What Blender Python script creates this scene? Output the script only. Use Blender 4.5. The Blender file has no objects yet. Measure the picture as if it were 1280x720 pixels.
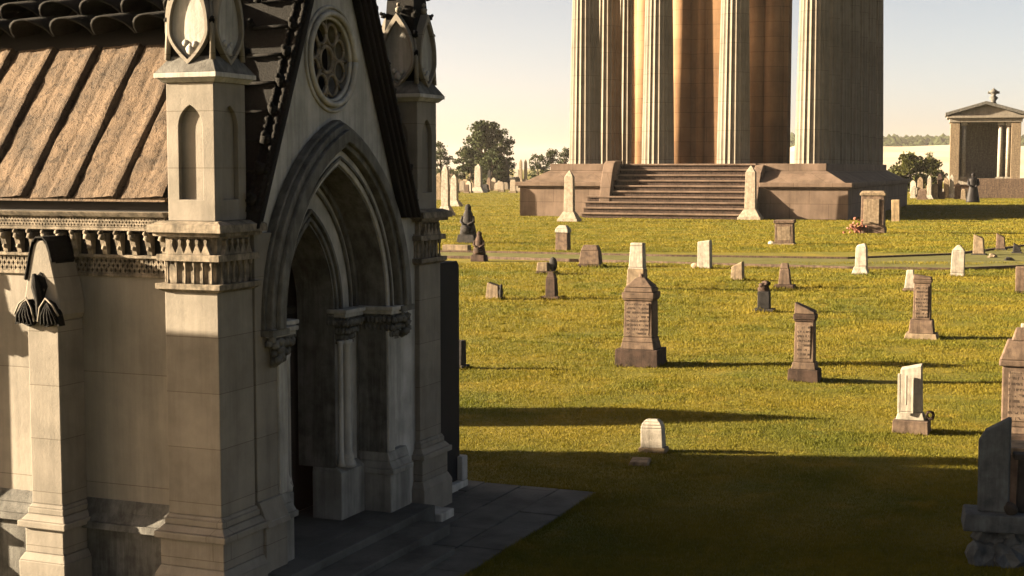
import bpy, bmesh, math, random
import numpy as np
from mathutils import Matrix, Vector, noise
random.seed(7); rng = np.random.default_rng(11)
R = math.radians; PI = math.pi
sc = bpy.context.scene
C = sc.collection

# ------------------------------------------------------------------ camera
F = 1837.0; H = 4.0; PITCH = math.atan(150 / F)
cam_d = bpy.data.cameras.new('camera'); cam = bpy.data.objects.new('camera', cam_d); C.objects.link(cam)
cam.location = (0, 0, H); cam.rotation_euler = (PI / 2 - PITCH, 0, 0)
cam_d.sensor_width = 36; cam_d.lens = 36 * F / 1280; cam_d.clip_start = 0.1; cam_d.clip_end = 12000
sc.camera = cam

def at(px, py, z=0.0):
    """ground point seen at a pixel of the 1280 x 720 photograph"""
    a = (px - 640) / F; b = -(py - 360) / F
    c, s = math.cos(PITCH), math.sin(PITCH)
    r = (a, c + b * s, -s + b * c); t = (z - H) / r[2]
    return Vector((t * r[0], t * r[1], z))

# ------------------------------------------------------------------ materials
MATS = {}
def new_mat(name):
    m = bpy.data.materials.new(name); m.use_nodes = True; nt = m.node_tree
    for n in list(nt.nodes): nt.nodes.remove(n)
    o = nt.nodes.new('ShaderNodeOutputMaterial'); b = nt.nodes.new('ShaderNodeBsdfPrincipled')
    nt.links.new(b.outputs[0], o.inputs[0]); MATS[name] = m
    return m, nt, b
def N(nt, typ, **kw):
    n = nt.nodes.new(typ)
    for k, v in kw.items():
        if k in n.inputs: n.inputs[k].default_value = v
        else: setattr(n, k, v)
    return n
def ramp(nt, src, stops):
    r = nt.nodes.new('ShaderNodeValToRGB'); el = r.color_ramp.elements
    el[0].position, el[0].color = stops[0][0], (*stops[0][1], 1); el[1].position, el[1].color = stops[1][0], (*stops[1][1], 1)
    for p, c in stops[2:]:
        e = el.new(p); e.color = (*c, 1)
    nt.links.new(src, r.inputs[0]); return r
def mix(nt, fac, a, b, mode='MIX'):
    m = nt.nodes.new('ShaderNodeMix'); m.data_type = 'RGBA'; m.blend_type = mode
    for s, v in ((0, fac), (6, a), (7, b)):
        if hasattr(v, 'is_linked') or hasattr(v, 'links'): nt.links.new(v, m.inputs[s])
        else: m.inputs[s].default_value = v if s == 0 else (*v, 1)
    return m.outputs[2]
def stone(name, col, dark=None, scale=3.0, rough=.85, bump=.35, joint=0, streak=.5, pit=0.0, coursew=0, lichen=None, letters=0):
    m, nt, b = new_mat(name)
    dark = dark or tuple(c * .55 for c in col)
    tc = N(nt, 'ShaderNodeTexCoord'); L = nt.links.new
    n1 = N(nt, 'ShaderNodeTexNoise', Scale=scale, Detail=8.0, Roughness=.62); L(tc.outputs['Object'], n1.inputs['Vector'])
    r1 = ramp(nt, n1.outputs['Fac'], [(.36, dark), (.62, col)])
    mp = N(nt, 'ShaderNodeMapping'); mp.inputs['Scale'].default_value = (scale * 2.2, scale * 2.2, scale * .18); L(tc.outputs['Object'], mp.inputs['Vector'])
    n2 = N(nt, 'ShaderNodeTexNoise', Scale=1.0, Detail=6.0, Roughness=.7); L(mp.outputs[0], n2.inputs['Vector'])
    r2 = ramp(nt, n2.outputs['Fac'], [(.38, (1 - streak,) * 3), (.58, (1, 1, 1))])
    c = mix(nt, 1.0, r1.outputs[0], r2.outputs[0], 'MULTIPLY')
    if lichen:
        n4 = N(nt, 'ShaderNodeTexNoise', Scale=scale * 1.7, Detail=5.0); L(tc.outputs['Object'], n4.inputs['Vector'])
        r4 = ramp(nt, n4.outputs['Fac'], [(.56, (0, 0, 0)), (.66, (1, 1, 1))])
        c = mix(nt, r4.outputs[0], c, lichen)
    n3 = N(nt, 'ShaderNodeTexNoise', Scale=scale * 14, Detail=5.0, Roughness=.7); L(tc.outputs['Object'], n3.inputs['Vector'])
    h = n3.outputs['Fac']
    if pit:
        v = N(nt, 'ShaderNodeTexNoise', Scale=scale * 6, Detail=4.0, Roughness=.75); L(tc.outputs['Object'], v.inputs['Vector'])
        rp = ramp(nt, v.outputs['Fac'], [(.36, (1 - pit,) * 3), (.47, (1, 1, 1))])
        c = mix(nt, 1.0, c, rp.outputs[0], 'MULTIPLY')
        mm = N(nt, 'ShaderNodeMath', operation='MULTIPLY'); L(h, mm.inputs[0]); L(rp.outputs[0], mm.inputs[1]); h = mm.outputs[0]
    if joint:
        sx = N(nt, 'ShaderNodeSeparateXYZ'); L(tc.outputs['Object'], sx.inputs[0])
        ad = N(nt, 'ShaderNodeMath', operation='ADD'); L(sx.outputs[0], ad.inputs[0]); L(sx.outputs[1], ad.inputs[1])
        cb = N(nt, 'ShaderNodeCombineXYZ'); L(ad.outputs[0], cb.inputs[0]); L(sx.outputs[2], cb.inputs[1])
        br = N(nt, 'ShaderNodeTexBrick', Scale=1.0); br.inputs['Mortar Size'].default_value = .004 if joint < 1.1 else .022
        br.inputs['Mortar Smooth'].default_value = .3
        br.inputs['Brick Width'].default_value = coursew or joint * 2.1; br.inputs['Row Height'].default_value = joint
        br.inputs['Color1'].default_value = (1, 1, 1, 1); br.inputs['Color2'].default_value = (.9, .9, .9, 1); br.inputs['Mortar'].default_value = (.55, .52, .48, 1)
        L(cb.outputs[0], br.inputs['Vector'])
        c = mix(nt, 1.0, c, br.outputs['Color'], 'MULTIPLY')
        sb = N(nt, 'ShaderNodeMath', operation='SUBTRACT'); L(h, sb.inputs[0]); L(br.outputs['Fac'], sb.inputs[1]); h = sb.outputs[0]
    if letters:     # rows of chisel marks worn past reading
        sx = N(nt, 'ShaderNodeSeparateXYZ'); L(tc.outputs['Object'], sx.inputs[0])
        def ma(op, a, b_=None, c_=None):
            q = N(nt, 'ShaderNodeMath', operation=op)
            for i_, v_ in enumerate((a, b_, c_)):
                if v_ is None: continue
                if hasattr(v_, 'links'): L(v_, q.inputs[i_])
                else: q.inputs[i_].default_value = v_
            return q.outputs[0]
        zr = ma('MULTIPLY', sx.outputs[2], 1 / letters); fl = ma('FLOOR', zr); fr = ma('FRACT', zr)
        band_ = ma('MULTIPLY', ma('GREATER_THAN', fr, .28), ma('LESS_THAN', fr, .74))
        cb = N(nt, 'ShaderNodeCombineXYZ'); L(ma('MULTIPLY', sx.outputs[0], 2.6 / letters), cb.inputs[0]); L(ma('MULTIPLY', fl, 7.31), cb.inputs[1]); L(ma('MULTIPLY', fr, .9), cb.inputs[2])
        nl = N(nt, 'ShaderNodeTexNoise', Scale=1.0, Detail=3.0, Roughness=.7); L(cb.outputs[0], nl.inputs['Vector'])
        mk = ma('MULTIPLY', band_, ma('GREATER_THAN', nl.outputs['Fac'], .49))
        c = mix(nt, mk, c, tuple(q * .45 for q in dark)); h = ma('SUBTRACT', h, ma('MULTIPLY', mk, .8))
    L(c, b.inputs['Base Color']); b.inputs['Roughness'].default_value = rough; b.inputs['Specular IOR Level'].default_value = .12
    bp = N(nt, 'ShaderNodeBump', Strength=bump, Distance=.02); L(h, bp.inputs['Height']); L(bp.outputs[0], b.inputs['Normal'])
    return m
def plain(name, col, rough=.6, metal=0.0):
    m, nt, b = new_mat(name)
    tc = N(nt, 'ShaderNodeTexCoord'); n1 = N(nt, 'ShaderNodeTexNoise', Scale=6.0, Detail=5.0); nt.links.new(tc.outputs['Object'], n1.inputs['Vector'])
    r1 = ramp(nt, n1.outputs['Fac'], [(.3, tuple(c * .7 for c in col)), (.7, col)])
    nt.links.new(r1.outputs[0], b.inputs['Base Color']); b.inputs['Roughness'].default_value = rough; b.inputs['Metallic'].default_value = metal; b.inputs['Specular IOR Level'].default_value = .15
    return m

LIME = stone('pale limestone', (.165, .150, .128), (.120, .110, .094), 2.2, joint=.5, coursew=60, streak=.2, bump=.17)
LIMEW = stone('limestone wall', (.195, .178, .152), (.14, .129, .112), 1.2, joint=1.05, coursew=60, streak=.25, bump=.2)
LIMEC = stone('carved limestone', (0.1872, 0.1584, 0.1224), (0.0648, 0.05616, 0.0432), 9.0, streak=.4, bump=.5)
LIMED = stone('greyed limestone', (.30, .292, .272), (.20, .196, .183), 2.2, streak=.4, bump=.25)
SOOT_SHADE = stone('soot and shade black stone', (.0052, .005, .0048), (.002, .002, .002), 5.0, streak=.4, bump=.6)  # sooty stone, darkened further to paint the shade on the gable
SOOTG_SHADE = stone('grey sooted and shaded stone', (.105, .104, .097), (.055, .054, .05), 5.0, streak=.45, bump=.4)  # sooted stone, also the painted shade of the door reveals
ROOFM = stone('pitted brown roof stone', (.086, .060, .039), (.040, .029, .020), 2.6, streak=.0, bump=.9, pit=.55)
TILE = stone('blackened roof tile', (0.015, 0.014, 0.013), (0.004, 0.004, 0.004), 5.0, streak=.2, bump=.6)
BLACK = plain('black oak and recess shade', (.008, .008, .008), .7)  # door oak, also the painted shade of cornice recess and eave
NEARBLK = plain('near black', (0.0063, 0.007, 0.0091), .8)  # paints the shaded side of the buttress slab; also dark glass
LEAD = plain('dark lead', (.012, .011, .010), .8)
TMARB = stone('temple marble', (0.15, 0.135, 0.111), (0.108, 0.096, 0.078), .5, joint=2.35, coursew=90, streak=.22, bump=.1)
TORAN = stone('temple ochre stone', (.21, .125, .068), (.14, .082, .046), .35, joint=1.25, coursew=2.9, streak=.25, bump=.15)
TPLIN = stone('temple pink granite', (.118, .086, .066), (.078, .056, .042), .55, joint=1.2, coursew=3.0, streak=.25, bump=.25)
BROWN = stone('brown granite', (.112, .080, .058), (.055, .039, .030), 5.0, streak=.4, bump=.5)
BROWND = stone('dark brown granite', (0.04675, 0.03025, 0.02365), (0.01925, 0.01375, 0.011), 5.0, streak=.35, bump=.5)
LIMEG = stone('mid grey limestone', (.205, .20, .185), (.135, .132, .122), 2.2, streak=.4, bump=.25)  # mid grey stone of the jamb bases
CREAM = stone('cream stone', (.25, .215, .17), (.17, .145, .115), 5.0, streak=.3, bump=.3)
INSC = stone('inscribed brown granite', (.138, .102, .074), (.07, .05, .038), 5.0, streak=.35, bump=.8, letters=.085)
WHITE = stone('white marble', (.27, .248, .212), (.165, .15, .125), 5.0, streak=.35, bump=.35)
BUFF = stone('buff sandstone', (0.174, 0.1363, 0.0928), (0.0986, 0.0754, 0.0522), 5.0, streak=.35, bump=.4)
DARKS = stone('dark slate', (0.024, 0.0228, 0.0228), (0.009, 0.009, 0.0096), 5.0, streak=.3, bump=.5)
BLUES = stone('blue grey marble', (0.06, 0.072, 0.084), (0.024, 0.0304, 0.0368), 4.0, streak=.3, bump=.4)
FIGM = plain('dark bronze', (0.0075, 0.0065, 0.0075), .6)
PAVM = stone('grey flagstones', (.066, .067, .064), (.030, .031, .030), 1.5, streak=.0, bump=.5)
PATHM = stone('pale gravel path', (.082, .080, .025), (.056, .056, .014), 1.2, streak=.0, bump=.8)
FLEUR = plain('pale flower', (0.2, 0.085, 0.06), .8)

def grass_mat(name, cols, sc1=.35, bump=1.0, trans=0):
    m, nt, b = new_mat(name); L = nt.links.new
    g = N(nt, 'ShaderNodeNewGeometry')
    n1 = N(nt, 'ShaderNodeTexNoise', Scale=sc1, Detail=5.0, Roughness=.6); L(g.outputs['Position'], n1.inputs['Vector'])
    r1 = ramp(nt, n1.outputs['Fac'], [(.35, cols[0]), (.65, cols[1])])
    n2 = N(nt, 'ShaderNodeTexNoise', Scale=7.0, Detail=6.0, Roughness=.7); L(g.outputs['Position'], n2.inputs['Vector'])
    r2 = ramp(nt, n2.outputs['Fac'], [(.3, (.78, .8, .78)), (.7, (1.15, 1.12, 1.05))])
    c = mix(nt, 1.0, r1.outputs[0], r2.outputs[0], 'MULTIPLY')
    n4 = N(nt, 'ShaderNodeTexNoise', Scale=1.6, Detail=4.0); L(g.outputs['Position'], n4.inputs['Vector'])
    r4 = ramp(nt, n4.outputs['Fac'], [(.55, (0, 0, 0)), (.75, (1, 1, 1))])
    c = mix(nt, r4.outputs[0], c, cols[2])
    L(c, b.inputs['Base Color']); b.inputs['Roughness'].default_value = .8
    b.inputs['Specular IOR Level'].default_value = .15
    if bump:
        n3 = N(nt, 'ShaderNodeTexNoise', Scale=14.0, Detail=4.0, Roughness=.8); L(g.outputs['Position'], n3.inputs['Vector'])
        bp = N(nt, 'ShaderNodeBump', Strength=bump, Distance=.08); L(n3.outputs['Fac'], bp.inputs['Height']); L(bp.outputs[0], b.inputs['Normal'])
    if trans:
        t = N(nt, 'ShaderNodeBsdfTranslucent'); L(c, t.inputs['Color'])
        ms = N(nt, 'ShaderNodeMixShader', Fac=trans); out = [n for n in nt.nodes if n.type == 'OUTPUT_MATERIAL'][0]
        L(b.outputs[0], ms.inputs[1]); L(t.outputs[0], ms.inputs[2]); L(ms.outputs[0], out.inputs[0])
    return m
GCOL = [(.064, .069, .006), (.120, .096, .008), (.130, .100, .011)]
GROUND = grass_mat('lawn', GCOL, bump=1.0)
BLADE = grass_mat('grass blades', GCOL, bump=0, trans=.3)
LEAF = grass_mat('tree leaves', [(0.01364, 0.02232, 0.00744), (0.0248, 0.03224, 0.00868), (0.03224, 0.03472, 0.00806)], sc1=.4, bump=0, trans=.25)
LEAFB = grass_mat('bush leaves', [(0.024, 0.0312, 0.0072), (0.042, 0.0432, 0.0084), (0.048, 0.0408, 0.0078)], sc1=.4, bump=0, trans=.25)
BARK = plain('bark', (0.054, 0.039, 0.027), .9)
HILLM = stone('pale dry hillside', (.36, .32, .25), (.27, .24, .18), .02, streak=0, bump=.1)
RIDGEM = stone('wooded ridge earth', (0.05, 0.05, 0.03), (0.03, 0.0325, 0.02), .02, streak=0, bump=.1)

# ------------------------------------------------------------------ mesh helpers
class MB:
    def __init__(s): s.v = []; s.f = []; s.M = Matrix.Identity(4); s.sm = []
    def add(s, vs, fs, smooth=False):
        o = len(s.v); M = s.M; flip = M.determinant() < 0
        s.v += [M @ Vector(p) for p in vs]
        for f in fs:
            g = [i + o for i in f]
            s.f.append(g[::-1] if flip else g); s.sm.append(smooth)
        return s
    def box(s, x0, x1, y0, y1, z0, z1): return s.fr(x0, x1, y0, y1, z0, x0, x1, y0, y1, z1)
    def fr(s, x0, x1, y0, y1, z0, X0, X1, Y0, Y1, z1, top=(0, 0, 0, 0)):
        vs = [(x0, y0, z0), (x1, y0, z0), (x1, y1, z0), (x0, y1, z0), (X0, Y0, z1 + top[0]), (X1, Y0, z1 + top[1]), (X1, Y1, z1 + top[2]), (X0, Y1, z1 + top[3])]
        return s.add(vs, [(3, 2, 1, 0), (4, 5, 6, 7), (0, 1, 5, 4), (1, 2, 6, 5), (2, 3, 7, 6), (3, 0, 4, 7)])
    def cb(s, cx, cy, w, d, z0, z1, w1=None, d1=None, top=(0, 0, 0, 0)):
        w1 = w if w1 is None else w1; d1 = d if d1 is None else d1
        return s.fr(cx - w / 2, cx + w / 2, cy - d / 2, cy + d / 2, z0, cx - w1 / 2, cx + w1 / 2, cy - d1 / 2, cy + d1 / 2, z1, top)
    def prism(s, poly, y0, y1, skip=()):
        """polygon in x,z extruded along y; skip = edge indices without a side face"""
        n = len(poly); a = sum(poly[i][0] * poly[(i + 1) % n][1] - poly[(i + 1) % n][0] * poly[i][1] for i in range(n))
        if a < 0: poly = poly[::-1]; skip = tuple((n - 2 - k) % n for k in skip)
        vs = [(x, y0, z) for x, z in poly] + [(x, y1, z) for x, z in poly]
        fs = [tuple(range(n)), tuple(range(2 * n - 1, n - 1, -1))]
        for i in range(n):
            if i not in skip: j = (i + 1) % n; fs.append((i, i + n, j + n, j))
        return s.add(vs, fs)
    def strip(s, A, B, y0, y1):
        """closed-end band between two open polylines A and B in x,z, extruded y0..y1"""
        n = len(A); vs = [(x, y0, z) for x, z in A] + [(x, y0, z) for x, z in B] + [(x, y1, z) for x, z in A] + [(x, y1, z) for x, z in B]
        fs = []
        for i in range(n - 1):
            j = i + 1
            fs += [(i, j, n + j, n + i), (2 * n + i, 3 * n + i, 3 * n + j, 2 * n + j), (i, 2 * n + i, 2 * n + j, j), (n + i, n + j, 3 * n + j, 3 * n + i)]
        fs += [(0, n, 3 * n, 2 * n), (n - 1, 3 * n - 1, 4 * n - 1, 2 * n - 1)]
        return s.add(vs, fs)
    def lathe(s, prof, cx=0, cy=0, seg=16, sx=1, sy=1, smooth=True, rot=0):
        vs = []; fs = []; m = len(prof)
        for r, z in prof:
            for k in range(seg):
                a = 2 * PI * k / seg + rot; vs.append((cx + r * sx * math.cos(a), cy + r * sy * math.sin(a), z))
        for i in range(m - 1):
            for k in range(seg):
                k2 = (k + 1) % seg; fs.append((i * seg + k, i * seg + k2, (i + 1) * seg + k2, (i + 1) * seg + k))
        fs.append(tuple(range(seg - 1, -1, -1))); fs.append(tuple((m - 1) * seg + k for k in range(seg)))
        return s.add(vs, fs, smooth)
    def blob(s, c, r, seed=0, amp=.25, sub=2, sc3=(1, 1, 1), smooth=True):
        bm = bmesh.new(); bmesh.ops.create_icosphere(bm, subdivisions=sub, radius=1)
        vs = []
        for v in bm.verts:
            q = v.co.normalized(); k = 1 + amp * noise.noise(q * 2.1 + Vector((seed * 3.7, seed * 1.3, seed)))* 1.6
            vs.append((c[0] + q.x * r * k * sc3[0], c[1] + q.y * r * k * sc3[1], c[2] + q.z * r * k * sc3[2]))
        fs = [tuple(v.index for v in f.verts) for f in bm.faces]; bm.free()
        return s.add(vs, fs, smooth)
    def tube(s, pts, rs, seg=8, smooth=True):
        vs = []; fs = []; pts = [Vector(p) for p in pts]
        if not hasattr(rs, '__len__'): rs = [rs] * len(pts)
        for i, p in enumerate(pts):
            d = (pts[min(i + 1, len(pts) - 1)] - pts[max(i - 1, 0)]).normalized()
            a = d.orthogonal().normalized() if i == 0 else (a - d * a.dot(d)).normalized()
            b = d.cross(a)
            for k in range(seg):
                t = 2 * PI * k / seg; vs.append(p + (a * math.cos(t) + b * math.sin(t)) * rs[i])
        for i in range(len(pts) - 1):
            for k in range(seg):
                k2 = (k + 1) % seg; fs.append((i * seg + k, i * seg + k2, (i + 1) * seg + k2, (i + 1) * seg + k))
        fs.append(tuple(range(seg - 1, -1, -1))); fs.append(tuple((len(pts) - 1) * seg + k for k in range(seg)))
        return s.add(vs, fs, smooth)
    def build(s, name, mat, parent=None, bevel=0, label=None):
        me = bpy.data.meshes.new(name); me.from_pydata(s.v, [], s.f); me.update()
        me.polygons.foreach_set('use_smooth', s.sm); me.materials.append(mat)
        o = bpy.data.objects.new(name, me); C.objects.link(o)
        if parent: o.parent = parent
        if bevel:
            b = o.modifiers.new('bevel', 'BEVEL'); b.width = bevel; b.segments = 2; b.limit_method = 'ANGLE'; b.angle_limit = R(35)
        if label: o['label'] = label
        return o
def thing(name, label, cat, loc=(0, 0, 0), rz=0, group=None):
    o = bpy.data.objects.new(name, None); C.objects.link(o); o.empty_display_size = .3
    o.location = loc; o.rotation_euler = (0, 0, rz); o['label'] = label; o['category'] = cat
    if group: o['group'] = group
    return o
def copy_tree(o, parent=None):
    c = o.copy(); C.objects.link(c); c.parent = parent
    for ch in list(o.children): copy_tree(ch, c)
    return c
def T(x, y, z=0, rz=0): return Matrix.Translation((x, y, z)) @ Matrix.Rotation(rz, 4, 'Z')

# ------------------------------------------------------------------ ground, path, paving, hills
def sheet(name, pts, z, mat, kind='structure'):
    me = bpy.data.meshes.new(name); me.from_pydata([(p[0], p[1], z) for p in pts], [], [tuple(range(len(pts)))]); me.materials.append(mat)
    o = bpy.data.objects.new(name, me); C.objects.link(o); o['kind'] = kind; return o
# lawn: one sheet reaching the horizon, finer and gently uneven near the camera
xs = np.concatenate([[-4000, -2000, -900, -400, -150, -60], np.arange(-30, 61, 1.0), [90, 150, 400, 900, 2000, 4000]])
ys = np.concatenate([[-300, -60, 0], np.arange(8, 121, 1.0), [150, 200, 300, 500, 900, 1800, 3000, 5000]])
def gz(x, y):
    k = max(0, min(1, (y - 19) / 6)) * max(0, min(1, (x + 1) / 3)) * (1 if y < 118 else 0)
    return k * (.055 * noise.noise(Vector((x * .22, y * .45, 3.1))) + .012 * noise.noise(Vector((x * 1.1, y * 1.3, 7.1))))
gv = [(x, y, gz(x, y)) for y in ys for x in xs]; nx = len(xs)
gf = [(j * nx + i, j * nx + i + 1, (j + 1) * nx + i + 1, (j + 1) * nx + i) for j in range(len(ys) - 1) for i in range(nx - 1)]
me = bpy.data.meshes.new('lawn'); me.from_pydata(gv, [], gf); me.polygons.foreach_set('use_smooth', [True] * len(gf)); me.materials.append(GROUND)
lawn = bpy.data.objects.new('lawn', me); C.objects.link(lawn); lawn['kind'] = 'structure'

def band(name, top, bot, mat, z, h=.0):
    """surface strip between two pixel polylines"""
    A = [at(*p) for p in top]; B = [at(*p) for p in bot]; mb = MB(); n = len(A)
    vs = [(p.x, p.y, z) for p in A] + [(p.x, p.y, z) for p in B]
    mb.add(vs, [(i, n + i, n + i + 1, i + 1) for i in range(n - 1)])
    o = mb.build(name, mat); o['kind'] = 'structure'; return o
band('path', [(420, 314.5), (600, 317), (840, 322), (1060, 325), (1190, 320), (1330, 303)], [(420, 320), (600, 323), (840, 330), (1060, 336), (1190, 338), (1330, 332)], PATHM, .045)
kb = MB()
for line in ([(420, 320.6), (600, 323.6), (840, 330.6), (1060, 336.6), (1190, 338.6), (1330, 332.6)], [(420, 314.1), (600, 316.6), (840, 321.6), (1060, 324.6), (1190, 319.6), (1330, 302.6)]):
    P = [at(*p) for p in line]
    for a, b in zip(P[:-1], P[1:]):
        d = (b - a).normalized(); n_ = Vector((-d.y, d.x, 0)) * .06
        vs = [a - n_, b - n_, b + n_, a + n_]
        kb.add([(p.x, p.y, -.02) for p in vs] + [(p.x, p.y, .12) for p in vs], [(4, 5, 6, 7), (0, 1, 5, 4), (2, 3, 7, 6)])
o = kb.build('path_kerb', BROWN); o['kind'] = 'structure'

# hills far behind on the right
def hill(name, px0, px1, D0, D1, ztop, mat, zn, step=14):
    vs = []; fs = []; K = 8
    cols = list(range(px0, px1 + 1, step))
    for k in range(K + 1):
        t = k / K; D = D0 + (D1 - D0) * t
        for p in cols:
            e = min(1, (p - px0) / 110)
            z = (ztop * math.sin(t * PI * .5) ** 1.3 + zn * noise.noise(Vector((p * .013, t * 2, zn))) * t) * e - .5
            vs.append(((p - 640) / F * D, D, z))
    for p in cols: vs.append(((p - 640) / F * D1 * 1.3, D1 * 1.3, -2))
    n = len(cols)
    for k in range(K + 1):
        for i in range(n - 1): fs.append((k * n + i, k * n + i + 1, (k + 1) * n + i + 1, (k + 1) * n + i))
    mb = MB(); mb.add(vs, fs, True); o = mb.build(name, mat); o['kind'] = 'structure'; return o
hill('dry_hillside', 880, 1700, 420, 900, 17.5, HILLM, 1.2)
hill('wooded_ridge', 860, 1800, 1300, 1700, 30, RIDGEM, 3)
# the wood on the ridge reads as one mass
wv = []
wood = MB()
for i in range(2600):
    px = random.uniform(930, 1420); D = random.uniform(1450, 1720); e = min(1, (px - 860) / 110)
    z = 30 * math.sin(min(1, (D - 1300) / 400) * PI * .5) ** 1.3 * e
    r = random.uniform(2.2, 6.5)
    wood.blob(((px - 640) / F * D, D, z + r * .7), r, i % 17, .35, 1, (1, 1, random.uniform(.8, 1.4)), False)
o = wood.build('ridge_wood', LEAF); o['kind'] = 'stuff'

# paving in front of the mausoleum is laid in its frame (below)
TH = math.atan2(760, F / math.cos(PITCH)); CO = (-2.5909, 12.9)
CU = (math.sin(TH), math.cos(TH)); CV = (-CU[1], CU[0]); CR = PI / 2 - TH
def cw(u, v, z=0): return Vector((CO[0] + CU[0] * u + CV[0] * v, CO[1] + CU[1] * u + CV[1] * v, z))

pv = MB()
random.seed(5)
v = -1.5; row = 0
while v < -.02:
    d = .5; u = -4.0 + (row % 2) * .4
    while u < 5.9:
        w = random.uniform(.7, 1.15); u1 = min(5.92, u + w)
        pv.box(u + .006, u1 - .006, v + .006, v + d - .006, -.03, .035 + random.uniform(-.006, .006)); u = u1
    v += d; row += 1
for u in (4.75, 5.34):   # side apron beside the front
    for k in range(3): pv.box(u + .006, u + .574, .006 + k * .5, .494 + k * .5, -.03, .035 + random.uniform(-.005, .005))
o = pv.build('paving', PAVM, bevel=.008); o.location = (*CO, 0); o.rotation_euler = (0, 0, CR); o['kind'] = 'structure'

# ------------------------------------------------------------------ gothic mausoleum
CH = thing('gothic_mausoleum', 'pale gothic mausoleum with brown ribbed roof, sooty steep gable and pointed arched doorway', 'mausoleum', (*CO, 0), CR)
CX = 2.17; ZS = 2.5; CC = .60          # arch centre, spring height, arc centre offset
WID = 4.62; LEN = 10.9; WU0 = .20; WU1 = WID - .20
def arch_pts(h, n=14, zs=ZS, cx=CX, c=CC, foot=None):
    Rr = h + c; a1 = math.acos(c / Rr)
    L = [(cx + c - Rr * math.cos(a1 * i / n), zs + Rr * math.sin(a1 * i / n)) for i in range(n + 1)]
    Rt = [(2 * cx - x, z) for x, z in L[::-1]][1:]
    P = L + Rt
    if foot is not None: P = [(cx - h, foot)] + P + [(cx + h, foot)]
    return P
def ring(mb, h0, h1, y0, y1, foot=None, **k):
    mb.strip(arch_pts(h0, foot=foot, **k), arch_pts(h1, foot=foot, **k), y0, y1)
# body
b = MB()
b.box(WU0, WU1, 1.35, LEN - .2, 0, 3.58)
b.box(WU0, .52, .58, 1.35, 0, 3.58); b.box(WU1 - .32, WU1, .58, 1.35, 0, 3.58)
# gable wedge above
b.prism([(.35, 3.581), (WID - .35, 3.581), (CX + .14, 5.95)], .62, LEN - .2)
wall = b.build('wall', LIMEW, CH)
# front wall, cut round doorway and rose
RZ = 5.09; RR = .425; RX = CX
g0 = (.72, 3.5); apx = (CX, 3.5 + (CX - .72) * 2.17)
hh = 1.06
left = [(.56, 0), (.56, 3.5), g0, (CX, apx[1])]
left += [(CX, RZ + RR)] + [(CX - RR * math.sin(PI * i / 14), RZ + RR * math.cos(PI * i / 14)) for i in range(1, 15)]
ar = arch_pts(hh)[:15][::-1]
left += ar + [(CX - hh, 0)]
# seam edges: apex->rose top, rose bottom->arch apex
fw = MB()
n = len(left); i_ap = 3; i_rb = 4 + 14
fw.prism(left, .06, .58, skip=(i_ap, i_rb))
right = [(2 * CX - x, z) for x, z in left]
right[0] = (WID - .56, 0); right[1] = (WID - .56, 3.5); right[2] = (WID - .75, 3.5)
fw.prism(right, .06, .58, skip=(i_ap, i_rb))
fw.build('front_wall', LIMED, CH)

# hood mould, voussoirs and receding orders
m = MB(); ring(m, 1.21, 1.44, -.10, .055); ring(m, 1.26, 1.38, -.15, -.102); ring(m, 1.44, 1.475, -.04, .055)
m.build('hood_mould', SOOTG_SHADE, CH, .012)
m = MB(); ring(m, 1.05, 1.205, -.02, .055, foot=.90); ring(m, 1.045, 1.09, .0551, .36, foot=.90); m.build('door_surround', LIMED, CH, .012)
m = MB(); ring(m, 1.03, 1.0445, .0, .34, foot=.90); ring(m, 1.10, 1.125, -.045, -.021, foot=2.5); ring(m, .50, .515, .34, .79, foot=.80); m.build('reveal_shade', SOOTG_SHADE, CH)  # dark lining paints the shade inside the door reveals
m = MB(); ring(m, .516, 1.029, .36, .60, foot=.80); m.build('arch_order', LIMED, CH, .01)
m = MB(); ring(m, .95, 1.0, .31, .359, foot=2.5); ring(m, .86, .89, .325, .359, foot=2.5); ring(m, .60, .64, .30, .359, foot=2.5); ring(m, .53, .57, .315, .359, foot=2.5); m.build('arch_moulding', SOOTG_SHADE, CH, .01)
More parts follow.
